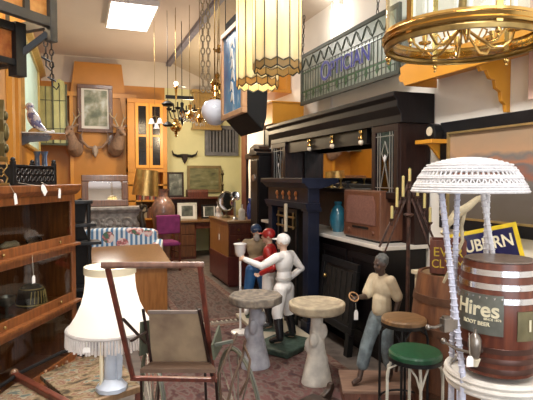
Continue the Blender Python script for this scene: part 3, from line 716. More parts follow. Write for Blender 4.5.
stool(405.5, 2.90, .704, .128, wood('pale_seat', (.27, .15, .065), (.14, .075, .035), s=(3, 20, 3)), BLACK, 'worn pale wood top stool with black wire legs', .1)

# ---- wooden crate and boy
CR = floor_at(371, 3.35)
cr = thing('crate', 'low reddish wooden box that the boy statue stands on', 'crate', (CR.x+.05, CR.y-.03, 0), math.radians(-24))
RW = wood('reddish_box', (.22, .09, .055), (.12, .05, .035), .5, 0)
G().box(-.24, .25, -.17, .17, 0, .135).build('box_body', RW, cr, .004)
G().box(-.25, .26, -.18, .18, .135, .155).build('box_lid', wood('box_lid', (.28, .17, .12), (.17, .10, .07), .5, 0, s=(2, 14, 14)), cr, .003)

def figure(o, S, J, body, clothes, head, vs=.005):
    """o root empty; S height; J joints (unit height); body skin material; clothes: list of (name, mat, chains, inflate)"""
    def sc(pts): return [V(p)*S for p in pts]
    g = G()
    def limb(g, ch, infl=0):
        pts, rs = zip(*[(J[k] if isinstance(k, str) else k, r) for k, r in ch])
        pts = sc(pts); rs = [r*S+infl for r in rs]
        # densify for soft transitions
        P2, R2 = [], []
        for i in range(len(pts)-1):
            for u in (0, .33, .66): P2.append(pts[i].lerp(pts[i+1], u)); R2.append(rs[i]+(rs[i+1]-rs[i])*u)
        P2.append(pts[-1]); R2.append(rs[-1])
        g.tube(P2, R2, 12)
        g.ell(P2[0], R2[0], 12); g.ell(P2[-1], R2[-1], 12)
        for p, r in zip(pts[1:-1], rs[1:-1]): g.ell(p, r, 12)
    def torso(g, infl=0, low=True):
        p, c, n = V(J['pelvis'])*S, V(J['chest'])*S, V(J['neck'])*S
        R = (V(J['shL'])-V(J['shR'])).normalized(); up = (c-p).normalized(); f = R.cross(up).normalized()
        M = Matrix((R, f, up)).transposed().to_4x4()
        g.ell(c+up*.02*S, (.098*S+infl, .066*S+infl, .105*S+infl), 18, M)
        g.ell(p.lerp(c, .5), (.078*S+infl, .056*S+infl, .10*S+infl), 16, M)
        if low: g.ell(p+up*.01*S, (.083*S+infl, .062*S+infl, .07*S+infl), 16, M)
        limb(g, [('shL', .037), ((c/S+up*.06), .05), ('shR', .037)], infl)
    limbs = {'armL': [('shL', .036), ('elL', .027), ('wrL', .018)], 'armR': [('shR', .036), ('elR', .027), ('wrR', .018)],
             'legL': [('hipL', .056), ('knL', .038), ('anL', .023)], 'legR': [('hipR', .056), ('knR', .038), ('anR', .023)]}
    torso(g)
    for k in limbs.values(): limb(g, k)
    limb(g, [('neck', .032), ('head', .034)])
    hc = V(J['head'])*S; hm = J['hrot']
    def hp(x, y, z): return hc+hm @ (V((x, y, z))*S)
    g.ell(hp(0, .006, .038), (.050*S, .058*S, .060*S), 18, hm.to_4x4())
    g.ell(hp(0, -.016, .004), (.036*S, .040*S, .040*S), 16, hm.to_4x4())
    g.ell(hp(0, -.061, .018), (.009*S, .013*S, .012*S), 10, hm.to_4x4())      # nose
    g.tube([hp(0, -.050, .045), hp(0, -.062, .020)], [.005*S, .008*S], 8)
    g.ell(hp(0, -.053, -.004), (.016*S, .007*S, .005*S), 10, hm.to_4x4()); g.ell(hp(0, -.050, -.012), (.013*S, .007*S, .005*S), 10, hm.to_4x4())
    g.ell(hp(0, -.044, -.028), (.014*S, .012*S, .010*S), 10, hm.to_4x4())
    for sx in (-1, 1):
        g.ell(hp(sx*.052, .008, .026), (.006*S, .013*S, .018*S), 8, hm.to_4x4())
        g.ell(hp(sx*.020, -.048, .046), (.014*S, .006*S, .005*S), 8, hm.to_4x4())
    # hands: palm, four fingers and a thumb
    for sd in 'LR':
        w = V(J['wr'+sd])*S; e = V(J['el'+sd])*S; d = V(J.get('hd'+sd, tuple((w-e).normalized()))).normalized()
        pn = V(J.get('pn'+sd, (0, 1, 0))); ac = d.cross(pn).normalized(); pn = ac.cross(d).normalized()
        M = Matrix((ac, d, pn)).transposed().to_4x4()
        g.ell(w+d*.028*S, (.022*S, .030*S, .011*S), 10, M)
        curl = J.get('curl', .5)
        for k, ln in enumerate((.034, .040, .037, .029)):
            b = w+d*.045*S+ac*(k-1.5)*.0115*S
            m = b+d*ln*.5*S+pn*(-.2*ln*S*curl); t = m+d*ln*.4*S*(1-curl*.6)+pn*(-ln*.55*S*curl)
            g.tube([b, m, t], [.0062*S, .0058*S, .005*S], 7); g.ell(t, .005*S, 6)
        b = w+d*.016*S+ac*.018*S; m = b+ac*.014*S+d*.016*S; t = m+d*.018*S-pn*.008*S
        g.tube([b, m, t], [.008*S, .0068*S, .0055*S], 7)
    for sd in 'LR':
        a = V(J['an'+sd])*S; f = V(J['ft'+sd]).normalized()
        g.ell(a+V((0, 0, -.016*S)), (.022*S, .022*S, .022*S), 10)
        g.tube([a+V((0, 0, -.022*S)), a+f*.05*S+V((0, 0, -.030*S)), a+f*.085*S+V((0, 0, -.036*S))], [.020*S, .022*S, .016*S], 10)
    b = voxel(g, 'body', body, o, vs, 3)
    for nm, m, spec, infl in clothes:
        g = G()
        for s_ in spec:
            if s_ == 'torso': torso(g, infl, False)
            elif s_ == 'hips':
                p = V(J['pelvis'])*S; g.ell(p+V((0, 0, .0*S)), (.087*S+infl, .068*S+infl, .075*S+infl), 16)
            elif isinstance(s_, str): limb(g, limbs[s_], infl)
            else: limb(g, s_, infl)
        voxel(g, nm, m, o, vs, 3)
    for sx in (-1, 1):
        G().ell(hp(sx*.020, -.046, .036), (.009*S, .006*S, .006*S), 8, hm.to_4x4()).build('eye', mat('painted_eye', (.03, .025, .02), .3), b)
    return hp, b
def mix(a, b, u): return tuple(V(a).lerp(V(b), u))

# boy: faces the room (towards -Y and left)
bo = thing('boy_statue', 'painted statue of a boy in cream shirt and blue-grey trousers on wooden crate', 'statue', (CR.x+.085, CR.y-.01, .155), math.radians(-66))
bo.scale = (.88, .94, 1)
S = .86
J = dict(pelvis=(0, 0, .50), chest=(0, .005, .70), neck=(0, .0, .80), head=(0, -.022, .872), shL=(.088, .0, .775), shR=(-.088, .0, .775),
         elL=(.13, .06, .63), wrL=(.12, .02, .51), elR=(-.12, -.06, .64), wrR=(-.10, -.20, .655), hipL=(.05, 0, .48), hipR=(-.05, 0, .48),
         knL=(.06, -.01, .275), anL=(.065, .05, .055), knR=(-.055, -.13, .29), anR=(-.06, -.22, .06), ftL=(.2, -1, 0), ftR=(-.15, -1, 0),
         hrot=Euler((math.radians(6), 0, math.radians(-18))).to_matrix(), hdR=(0, -1, .1), pnR=(0, 0, 1), pnL=(-1, 0, 0), hdL=(-.1, -.5, -1), curl=.8)
SKIN = mat('dark_painted_skin', (.085, .05, .038), .4, scale=20, var=.4)
DENIM = mat('blue_grey_trousers', (.20, .25, .27), .7, scale=16, col2=(.08, .10, .115), bump=.4)
SHIRT = mat('cream_shirt', (.62, .52, .36), .75, scale=10, col2=(.42, .32, .21), bump=.4)
hp, body = figure(bo, S, J, SKIN, [
    ('trousers', DENIM, ['hips', [('hipL', .062), ('knL', .052), (mix(J['knL'], J['anL'], .62), .048)], [('hipR', .062), ('knR', .052), (mix(J['knR'], J['anR'], .62), .048)]], .004),
    ('shirt', SHIRT, ['torso', [('shL', .04), (mix(J['shL'], J['elL'], .8), .041)], [('shR', .04), (mix(J['shR'], J['elR'], .8), .041)], [((0, 0, .55), .078), ((0, 0, .62), .074)]], .006)], 0)
g = G().ell(hp(0, .018, .052), (.056*S, .060*S, .056*S), 16, J['hrot'].to_4x4())
for k in range(26):
    a = random.uniform(0, 2*PI); e = random.uniform(.25, 1.3)
    g.ell(hp(.052*math.cos(a)*math.cos(e), .020+.054*math.sin(a)*math.cos(e), .052+.052*math.sin(e)), .013*S, 6)
voxel(g, 'hair', mat('grey_hair', (.10, .10, .095), .7, scale=40, bump=.4), bo, .005, 2)
hand = (Matrix.Translation(bo.location) @ bo.rotation_euler.to_matrix().to_4x4() @ Matrix.Diagonal((.88, .94, 1, 1))) @ (V(J['wrR'])*S+V((0, -.05, .012)))
rg = thing('wooden_buckle', 'little tan wooden hoop handle held by the boy statue', 'handle', hand)
G().torus((0, 0, .0), .036, .0045, Euler((1.1, .3, 0)).to_matrix().to_4x4(), 18, 6, sy=.8).build('hoop', mat('tan_wood', (.62, .33, .15), .4), rg)
G().bar((-.03, 0, .02), (.03, 0, -.03), .006).build('crossbar', MATS['tan_wood'], rg)
price_tag(hand+V((.01, -.005, -.04)), hand+V((.012, -.01, -.085)), 'long paper price tag hanging from the boy statue hand', .013, .065, 0, -.35)

# ---- birdbaths
def birdbath(px, T, H_, r, top, stem, label, twist=0):
    c = floor_at(px, T); t = thing('birdbath', label, 'birdbath', c, twist, 'stone birdbaths on the rug')
    G().lathe([(0, H_-.06), (r*.5, H_-.075), (r*.90, H_-.072), (r*.98, H_-.058), (r*1.0, H_-.008), (r*.97, H_), (r*.90, H_-.002), (r*.84, H_-.016), (r*.5, H_-.026), (0, H_-.028)], 9 if top is STONE_D else 36).build('basin', top, t, .006)
    pr = [(0, 0), (r*.55, 0), (r*.56, .02), (r*.48, .10), (r*.36, .20), (r*.33, .24), (r*.30, .26), (r*.27, .36), (r*.22, H_-.14), (r*.24, H_-.10), (r*.30, H_-.05), (0, H_-.05)]
    g = G().lathe(pr, 18, sx=1, sy=.9)
    for k in range(5):
        a = k*1.3; g.ell((r*.28*math.cos(a), r*.26*math.sin(a), .16+.06*k), (.035, .03, .06), 10)
    voxel(g, 'pedestal', stem, t, .006, 3)
birdbath(317.5, 3.66, .605, .205, mat('sandy_stone', (.50, .41, .28), .9, scale=14, bump=.5, col2=(.30, .25, .18)), mat('pale_stone', (.72, .68, .60), .9, scale=10, bump=.5, col2=(.46, .43, .39)), 'round sandy stone birdbath, the nearer one beside the boy statue')
birdbath(255.5, 3.98, .585, .215, STONE_D, STONE_G, 'dark chipped octagonal stone birdbath left of the jockey statues', .2)
# ---- three lawn figures
GB = floor_at(281, 4.5)
gb = None
WSK = mat('painted_skin', (.55, .36, .26), .4, var=.15); WH = mat('gloss_white', (.82, .80, .78), .3, var=.05, coat=.3)
REDP = mat('gloss_red', (.45, .02, .02), .3, var=.2, coat=.3); BLK = mat('gloss_black', (.012, .012, .014), .25, coat=.3)
JF = dict(pelvis=(0, 0, .50), chest=(0, .005, .70), neck=(0, .0, .80), head=(0, -.012, .872), shL=(.11, .0, .775), shR=(-.11, .0, .775),
          hipL=(.05, 0, .48), hipR=(-.05, 0, .48), knL=(.085, -.01, .27), anL=(.10, .03, .055), knR=(-.085, -.01, .27), anR=(-.10, .03, .055),
          ftL=(.3, -1, 0), ftR=(-.3, -1, 0), hrot=Matrix.Identity(3), curl=.9)
def boots(J): return [[(mix(J['knL'], J['anL'], .15), .044), ('anL', .030)], [(mix(J['knR'], J['anR'], .15), .044), ('anR', .030)],
                      [(mix(J['anL'], J['anL'], 0), .028), (tuple(V(J['anL'])+V(J['ftL']).normalized()*.08+V((0, 0, -.032))), .023)], [('anR', .028), (tuple(V(J['anR'])+V(J['ftR']).normalized()*.08+V((0, 0, -.032))), .023)]]
def jockey(loc, rz, J, coat, label, name, capm, trous=WH, sleeve=None, bootm=BLK, skin=WSK, base=True, brim=True):
    o = thing(name, label, 'statue', loc, rz, 'painted lawn figures')
    S = .965; off = .06 if base else .0
    JJ = dict(J)
    for k in list(JJ):
        if isinstance(JJ[k], tuple) and k not in ('ftL', 'ftR', 'hdL', 'hdR', 'pnL', 'pnR'): JJ[k] = (JJ[k][0], JJ[k][1], JJ[k][2]+off/S)
    cl = [('trousers', trous, ['hips', [('hipL', .064), ('knL', .050), (mix(JJ['knL'], JJ['anL'], .3), .040)], [('hipR', .064), ('knR', .050), (mix(JJ['knR'], JJ['anR'], .3), .040)]], .003),
          ('boots', bootm, boots(JJ), .003),
          ('jacket', coat, ['torso', 'armL', 'armR'] if sleeve is None else ['torso'], .007)]
    if sleeve: cl += [('sleeve', sleeve, ['armL'], .006), ('sleeve', sleeve, ['armR'], .006)]
    hp, b = figure(o, S, JJ, skin, cl, 0)
    R3 = JJ['hrot'].to_4x4()
    g = G().ell(hp(0, .006, .052), (.060*S, .066*S, .060*S), 18, R3)
    g.build('cap', capm, o)
    if brim: G().ell(hp(0, -.055, .055), (.045*S, .05*S, .008*S), 14, R3).build('cap_brim', capm if capm is not WH else WH, o)
    if base:
        bw_2 = .23 if coat is WH else .115
        g = G().box(-bw_2, bw_2, -bw_2*.85, bw_2*.85, 0, .055)
        g.build('base', mat('green_base', (.06, .10, .075), .6, scale=20, bump=.4, col2=(.025, .045, .035)), o, .015)
    return o, JJ, S
J1 = dict(JF); J1.update(elL=(.20, -.10, .70), wrL=(.24, -.25, .75), elR=(-.21, .05, .64), wrR=(-.125, -.05, .53), hrot=Euler((0, 0, math.radians(10))).to_matrix(), pnR=(-1, 0, 0), hdL=(.2, -1, .1))
jp = floor_at(284, 4.42)
j1, JJ, S1 = jockey((jp.x, jp.y, .012), math.radians(-85-62), J1, WH, 'white-painted jockey statue seen from behind, arm stretched out, black boots', 'jockey_statue', WH)
G().lathe([(.082, 0), (.086, .003), (.086, .022), (.082, .025)], 24, (0, 0, (.56)*S1+.06), sy=.78).build('belt', mat('belt_band', (.55, .53, .50), .5), j1)
J2 = dict(JF); J2.update(elR=(-.19, -.06, .66), wrR=(-.16, -.20, .62), elL=(.17, .07, .62), wrL=(.12, -.06, .55), hrot=Matrix.Identity(3))
jp2 = floor_at(269.5, 4.88)
j2, _, _ = jockey((jp2.x, jp2.y, .012), math.radians(-120), J2, REDP, 'red-jacketed jockey statue with red cap, middle of the three', 'jockey_statue', REDP)
J3 = dict(JF); J3.update(elR=(-.20, .02, .66), wrR=(-.18, -.13, .70), elL=(.17, .05, .63), wrL=(.14, -.08, .60), hrot=Euler((0, 0, math.radians(8))).to_matrix(), ftL=(.15, -1, 0), ftR=(-.15, -1, 0))
jp3 = floor_at(256, 5.34)
TAN = mat('tan_vest', (.42, .32, .19), .6, scale=10, var=.3); BLUEP = mat('blue_trousers', (.03, .13, .34), .4, var=.2)
j3, J3J, S3 = jockey((jp3.x, jp3.y, .012), math.radians(-12), J3, TAN, 'bearded lawn statue in blue cap, tan vest and blue trousers', 'lawn_statue', mat('blue_cap', (.03, .07, .16), .4), BLUEP, mat('tan_sleeve', (.40, .27, .18), .6), WH, WSK)
hz = J3J['head'][2]*S3
voxel(G().ell((0, -.055, hz-.035), (.035, .022, .04)).ell((0, -.068, hz+.004), (.026, .01, .010)), 'beard', mat('grey_beard', (.45, .42, .38), .7), j3, .004, 2)
pp = floor_at(240, 4.85)
po = thing('hitching_post', 'slim white post with white urn top beside bearded statue', 'post', (pp.x, pp.y, .012))
G().tube([(0, 0, .02), (0, 0, .74)], .011, 10).build('post', WH, po)
G().lathe([(0, 0), (.09, 0), (.09, .015), (.03, .03), (0, .03)], 20).build('foot', WH, po)
G().lathe([(0, .73), (.03, .74), (.05, .78), (.055, .84), (.065, .86), (.055, .865), (.04, .84), (0, .80)], 16).build('urn', WH, po)
wv = floor_at(301, 4.9)

# ================================================================== HANGING THINGS, RIGHT AND CENTRE
# ---- big round brass lantern
lc = floor_at(460, 1.68, 1.92)
ln = thing('hanging_lantern', 'huge round brass and glass lantern with candle arms, top right', 'lantern', lc)
RL = .245
G().lathe([(RL-.012, .0), (RL, .0), (RL+.004, .012), (RL, .02), (RL-.012, .02)], 56).build('lower_ring', BRASS_D, ln)
g = G().lathe([(RL-.012, .022), (RL+.006, .022), (RL+.010, .028), (RL+.004, .034), (RL+.010, .043), (RL+.003, .050), (RL+.003, .058), (RL-.012, .058)], 56)
g.build('band', BRASS, ln)
G().lathe([(RL-.009, .02), (RL-.004, .02), (RL-.004, .5), (RL-.009, .5)], 56).build('glass_cylinder', GLASS, ln)
for k in range(6):
    a = 2*PI*k/6+math.radians(12); c, s = math.cos(a), math.sin(a)
    G().box(-.009, .009, -.004, .004, .015, .52).build('upright_strap', BRASS, ln).matrix_basis = Matrix.Translation((RL*c, RL*s, 0)) @ rotm('Z', math.degrees(a)+90)
    G().ell((RL*.985*c, RL*.985*s, -.008), .009).ell((RL*.985*c, RL*.985*s, -.022), .005).build('finial', BRASS, ln)
G().lathe([(RL-.012, .5), (RL+.006, .5), (RL+.006, .54), (RL-.012, .54)], 56).build('top_ring', BRASS, ln)
G().lathe([(0, .045), (.008, .05), (.014, .06), (.008, .075), (.03, .085), (.034, .10), (.015, .12), (.012, .17), (.02, .18), (.008, .2), (.006, .9), (0, .9)], 16).build('centre_stem', BRASS_D, ln)
for k in range(3):
    a = 2*PI*k/3+.4; G().tube([(0, 0, .9), (RL*math.cos(a), RL*math.sin(a), .54)], .004, 5).build('support_rod', BRASS_D, ln)
for k in range(8):
    a = 2*PI*k/8+.2; c, s = math.cos(a), math.sin(a)
    pts = [(r*c, r*s, z) for r, z in ((.015, .06), (.05, .03), (.09, .0), (.125, .0), (.15, .025), (.155, .05))]
    ar = G().tube(pts, .0045, 7).lathe([(0, .048), (.02, .05), (.022, .056), (.008, .060), (.010, .08), (0, .08)], 10, (.155*c, .155*s, 0)).tube([(.06*c, .06*s, .025), (.075*c, .075*s, .05), (.09*c, .09*s, .04), (.085*c, .085*s, .025)], .003, 5).build('candle_arm', BRASS, ln)
    G().lathe([(0, .07), (.009, .07), (.009, .21), (0, .215)], 10, (.155*c, .155*s, 0)).build('candle_sleeve', mat('candle_white', (.85, .84, .8), .5, var=.03), ar)
chain_g(G(), (0, 0, .9), (0, 0, H-1.92), .05, .004, .02).build('chain', BRASS_D, ln)

# ---- two cream slag glass shades with zigzag skirts
SLAG = mat('cream_slag_glass', (.95, .91, .76), .3, scale=6, col2=(.90, .80, .58), stretch=(6, 6, 1), tl=.75, lo=.3, hi=.7)
SLAGB = mat('amber_slag_glass', (.55, .38, .16), .3, scale=10, tl=.6)
CAME = mat('dark_came', (.03, .03, .02), .5, .4)
def slag_shade(px, T, zb, r, hgt, n, label, watts):
    c = floor_at(px, T, zb); s = thing('hanging_lampshade', label, 'lampshade', c, .15, 'cream slag glass lampshades')
    an = [2*PI*i/n for i in range(n)]
    for i in range(n):
        a, b = an[i], 2*PI*(i+1)/n
        A, B = V((r*math.cos(a), r*math.sin(a), 0)), V((r*math.cos(b), r*math.sin(b), 0)); u = (B-A); nrm = V(((A+B).x, (A+B).y, 0)).normalized()
        m = (A+B)/2
        g = G(); out = nrm*.002
        z0 = .034
        def poly(pts, mt):
            g.use(mt)
            f = [g.bm.verts.new(p+out) for p in pts]; bk = [g.bm.verts.new(p-out) for p in pts]
            g._f(f); g._f(bk[::-1])
            for j in range(len(f)): k = (j+1) % len(f); g._f((f[j], bk[j], bk[k], f[k]))
        zz = lambda p, z: V((p.x, p.y, z))
        poly([zz(A, z0+.008), zz(m, z0-.006), zz(B, z0+.008), zz(B, hgt), zz(A, hgt)], SLAG)
        poly([zz(A, .010), zz(m, -.004), zz(B, .010), zz(B, z0+.008), zz(m, z0-.006), zz(A, z0+.008)], SLAGB)
        g.build('glass_panel', None, s)
        g = G().bar(zz(A, .008), zz(A, hgt), .004, .006)
        for zb2, dz in ((z0+.008, -.014), (.010, -.014)):
            g.bar(zz(A, zb2), zz(m, zb2+dz), .004, .006).bar(zz(m, zb2+dz), zz(B, zb2), .004, .006)
        g.build('lead_strip', CAME, s)
    G().lathe([(.02, hgt), (r+.006, hgt), (r+.006, hgt+.012), (.02, hgt+.05)], n).build('cap', BRASS_D, s)
    chain_g(G().tube([(0, 0, hgt-.08), (0, 0, hgt+.05)], .012), (0, 0, hgt+.05), (0, 0, H-zb), .05, .004, .02).build('chain', BRASS_D, s)
    G().ell((0, 0, hgt-.13), (.03, .03, .04)).build('bulb', mat('lit_bulb', (1, 1, 1), .4, var=0, emit=(1, .85, .6), es=12), s)
    light('POINT', (c.x, c.y, zb+hgt*.5), watts, (1, .90, .70), .05)
slag_shade(257.5, 2.60, 1.955, .105, .52, 12, 'brightly lit cream glass lampshade, left and lower of the pair', 95)
slag_shade(277.0, 2.30, 1.975, .107, .55, 12, 'cream and amber glass lampshade overlapping the brighter one', 9)

# ---- blue poster light box with black rounded back
A0 = P(223, 121, T=4.6); A1 = P(241, 110, X=A0.x+.0)
lb = thing('hanging_sign_box', 'black wedge display box with blue poster in tan wooden frame', 'display box', (A0.x, A0.y, A0.z))
Ly = A0.y-A1.y+.10; Hh = P(223, 36, T=4.6).z-A0.z
BP = ramp_mat('blue_poster', [(.35, (.02, .10, .28)), (.55, (.05, .22, .45)), (.62, (.35, .48, .6))], .25, 5, (1, 1, .7))
G().frame(-Ly, 0, 0, Hh, .045, -.02, .02).build('poster_frame', mat('tan_frame', (.50, .27, .13), .4), lb, .004)
po_ = G().box(-.004, .01, -Ly+.04, -.04, .04, Hh-.04).build('poster', BP, lb)
g = G()
for k in range(6):
    z = .10+k*(Hh-.2)/6; yy = -Ly*.5+.02*math.sin(k*2)
    g.prism([(yy-.045, z), (yy+.0, z+.05), (yy+.05, z+.03), (yy+.02, z+.11), (yy-.03, z+.09)], -.008, -.004, 'x')
g.build('pale_figure', mat('poster_white', (.72, .72, .68), .4, var=.3), po_)
G().prism([(.02, .0), (.12, -.10), (.16, -.14), (.19, -.02), (.20, .2), (.18, .5), (.12, .76), (.02, .86)], -Ly+.02, -.02, 'y').build('black_back', BLACKM, lb, .01)
for y in (-Ly+.06, -.06): G().tube([(.01, y, Hh), (.01, y, H-A0.z)], .004, 5).build('hanger_wire', BLACK, lb)

# ---- hanging lamps under the beam (far back)
def wire(g, x, y, z0, z1=H, r=.004): return g.tube([(x, y, z0), (x, y, z1)], r, 5)
def at(px, py, T): return P(px, py, T=T)
# iron chandelier
c = at(182, 98, 7.6)
ch = thing('chandelier', 'black wrought iron chandelier with crossbar and curled arms at back', 'chandelier', c)
wire(G(), 0, 0, -.05, H-c.z, .006).build('rod', BLACK, ch)
G().lathe([(0, .18), (.06, .17), (.065, .16), (0, .15)], 14).build('canopy', BLACK, ch)
G().box(-.24, .17, -.02, .02, -.02, .03).build('crossbar', BLACK, ch)
G().lathe([(0, -.05), (.03, -.08), (.02, -.14), (.05, -.2), (.03, -.3), (.015, -.38), (0, -.42)], 12).build('stem', BLACK, ch)
for k in range(6):
    a = k*PI/3; c1, s1 = math.cos(a), math.sin(a)
    am = G().tube([(0, 0, -.25), (.08*c1, .08*s1, -.34), (.16*c1, .16*s1, -.30), (.19*c1, .19*s1, -.2)], .009, 6).lathe([(0, -.2), (.035, -.19), (.045, -.16), (0, -.17)], 10, (.19*c1, .19*s1, 0)).build('arm', BLACK, ch)
    G().lathe([(0, -.17), (.01, -.17), (.01, -.09), (0, -.08)], 8, (.19*c1, .19*s1, 0)).build('candle_tube', BLACK, am)
# brass ball pendant
c = at(176, 127, 7.3)
bp = thing('pendant_lamp', 'brass ball pendant lamp hanging below the iron chandelier', 'pendant lamp', c)
G().ell((0, 0, 0), (.085, .085, .075), 18).lathe([(0, -.07), (.03, -.08), (.012, -.11), (.02, -.13), (0, -.15)], 12).lathe([(0, .07), (.04, .075), (.03, .11), (.01, .12), (0, .12)], 12).build('ball', BRASS, bp)
wire(G(), 0, 0, .12, H-c.z).build('chain', BRASS_D, bp)
# brass lamp left wire
c = at(176, 85, 7.0)
bp = thing('pendant_lamp', 'slim brass pendant with small bright bulb, farthest left under beam', 'pendant lamp', c)
G().lathe([(0, .05), (.02, .04), (.012, .0), (.035, -.03), (.02, -.05), (.01, -.2), (0, -.2)], 12).build('stem', BRASS, bp)
G().ell((0, 0, .02), .028).build('bulb', mat('lit_bulb', (1, 1, 1)), bp)
wire(G(), 0, 0, .05, H-c.z).build('wire', BRASS_D, bp)
# oil lamp on black wire
c = at(168, 125, 7.1)
bp = thing('pendant_lamp', 'dark iron double pendant lamp beside the orange bookcase', 'pendant lamp', c)
G().lathe([(0, 0), (.05, -.02), (.08, .0), (.03, .04), (0, .05)], 12).tube([(0, 0, .04), (0, 0, .26)], .008, 6).lathe([(0, .25), (.07, .26), (.09, .29), (.03, .33), (0, .34)], 12).build('body', BLACK, bp)
wire(G(), 0, 0, .05, H-c.z).build('wire', BLACK, bp)
# crystal chandelier pair
GCR = mat('crystal', (.75, .72, .62), .1, trans=.3, var=.2)
for i, (px, py, T, lab) in enumerate([(190, 118, 6.9, 'small crystal drop chandelier with brass scrolls at the back, left one'), (200, 122, 6.6, 'small crystal drop chandelier with brass scrolls at the back, right one')]):
    c = at(px, py, T); ch = thing('crystal_chandelier', lab, 'chandelier', c, 0, 'crystal chandeliers')
    wire(G(), 0, 0, .2, H-c.z).build('chain', BRASS_D, ch)
    G().lathe([(0, .2), (.03, .17), (.015, .1), (.05, .05), (.02, .0), (0, -.02)], 12).build('stem', BRASS, ch)
    for k in range(5):
        a = k*2*PI/5; c1, s1 = math.cos(a), math.sin(a)
        am = G().tube([(0, 0, .06), (.06*c1, .06*s1, .0), (.12*c1, .12*s1, .02), (.14*c1, .14*s1, .08)], .006, 5).build('arm', BRASS, ch)
        g = G()
        for j in range(3): g.lathe([(0, 0), (.011, -.03), (0, -.05)], 6, (.14*c1*(1-j*.3), .14*s1*(1-j*.3), .05-.03*j))
        g.build('crystal_drops', GCR, am)
# ropes of chain
for i, (px, lab) in enumerate([(203, 'left of two old chains hanging beneath the ceiling beam'), (208.5, 'right of two old chains hanging beneath the ceiling beam')]):
    c = at(px, 92, 5.8); tag(chain_g(G(), (0, 0, 0), (0, 0, H-c.z), .07, .008, .035).build('hanging_chain', ROPE, loc=c), lab, 'chain', 'loose chains hanging from the beam')
# brass pendant with cross bars, gas fixture
c = at(219, 50, 5.4)
bp = thing('gas_pendant', 'brass gas pendant with crossed burner arms left of blue poster', 'pendant lamp', c)
G().lathe([(0, .06), (.02, .05), (.012, .02), (.03, 0), (.015, -.03), (0, -.04)], 12).build('hub', BRASS, bp)
for k in range(4):
    a = k*PI/2+.3; G().tube([(0, 0, 0), (.055*math.cos(a), .055*math.sin(a), -.005)], .007, 6).ell((.06*math.cos(a), .06*math.sin(a), 0), .013).build('arm', BRASS_D, bp)
g = G()
for dx, dy in ((-.045, -.4), (.03, -.4)): g.tube([(0, 0, -.03), (dx, 0, dy)], .004, 5)
g.build('lower_rods', BRASS_D, bp); wire(G(), 0, 0, .05, H-c.z, .007).build('rod', BRASS_D, bp)
wx = at(213, 60, 5.6)
bp = thing('pendant_lamp', 'slender brass pendant lamp with pinched waist, nearest the poster box', 'pendant lamp', at(217.5, 84, 5.2))
G().lathe([(0, .12), (.03, .09), (.015, .05), (.04, 0), (.03, -.04), (.02, -.06), (.035, -.10), (0, -.12)], 14).build('body', BRASS, bp)
wire(G(), 0, 0, .1, H-bp.location.z).build('wire', BRASS_D, bp)
# white glass globe lamp
c = at(215, 112, 5.0)
gl = thing('globe_lamp', 'big white milk glass pendant globe with brass fitter', 'pendant lamp', c)
G().lathe([(0, -.13), (.05, -.125), (.11, -.07), (.135, .0), (.13, .04), (.10, .09), (.055, .115), (0, .115)], 28).build('globe', mat('milk_glass', (.66, .70, .80), .15, var=.04, coat=.4), gl)
G().lathe([(0, .10), (.055, .105), (.06, .13), (.03, .15), (.02, .19), (.04, .21), (.03, .25), (.045, .28), (.012, .32), (0, .32)], 18).build('fitter', BRASS, gl)
wire(G(), 0, 0, .3, H-c.z, .007).build('rod', BRASS_D, gl)
# more glass shades near the bookcase
c = at(155, 124, 7.6)
gs = thing('glass_shade_lamp', 'small white glass tulip lamp hanging before the orange bookcase', 'pendant lamp', c)
for dx, dz in ((-.05, .03), (.02, -.04), (.07, .04)):
    sh_ = G().tube([(0, 0, .12), (dx, 0, .10), (dx, 0, dz+.05)], .005, 5).build('arm', BRASS_D, gs)
    G().lathe([(.015, .05), (.03, .03), (.035, 0), (.05, -.03), (.045, -.03), (.03, .0), (.012, .04)], 12, (dx, 0, dz)).build('tulip_shade', WHITE, sh_)
wire(G(), 0, 0, .12, H-c.z, .003).build('wire', BRASS_D, gs)

# ---- dark mission lantern, top left, with art glass
C0 = P(51, 24, T=2.0)
ml = thing('mission_lantern', 'large dark timber lantern with amber art glass, top left corner', 'lantern')
d = (P(51, 24, T=2.0)-P(0, 6, T=1.8)); ang = math.atan2(d.y, d.x)
LW = .46
dirv = V((math.cos(ang), math.sin(ang), 0)); ctr = V((C0.x, C0.y, 0))-dirv*LW/2+V((-dirv.y, dirv.x, 0))*LW/2
ml.location = (ctr.x, ctr.y, C0.z-.17); ml.rotation_euler = (0, 0, ang)
GUN = mat('weathered_black_timber', (.05, .045, .038), .5, scale=14, var=.5)
AMB = mat('amber_art_glass', (.60, .26, .07), .35, scale=26, col2=(.32, .09, .02), tl=.5, detail=8)
AMBY = mat('honey_art_glass', (.72, .45, .16), .35, scale=26, col2=(.50, .24, .06), tl=.5, detail=8)
h = LW/2
for sx in (-1, 1):
    for sy in (-1, 1): G().box(sx*h-.017, sx*h+.017, sy*h-.017, sy*h+.017, .10, .56).build('corner_post', GUN, ml, .003)
def side4(fn):
    for k in range(4): fn(rotm('Z', 90*k))
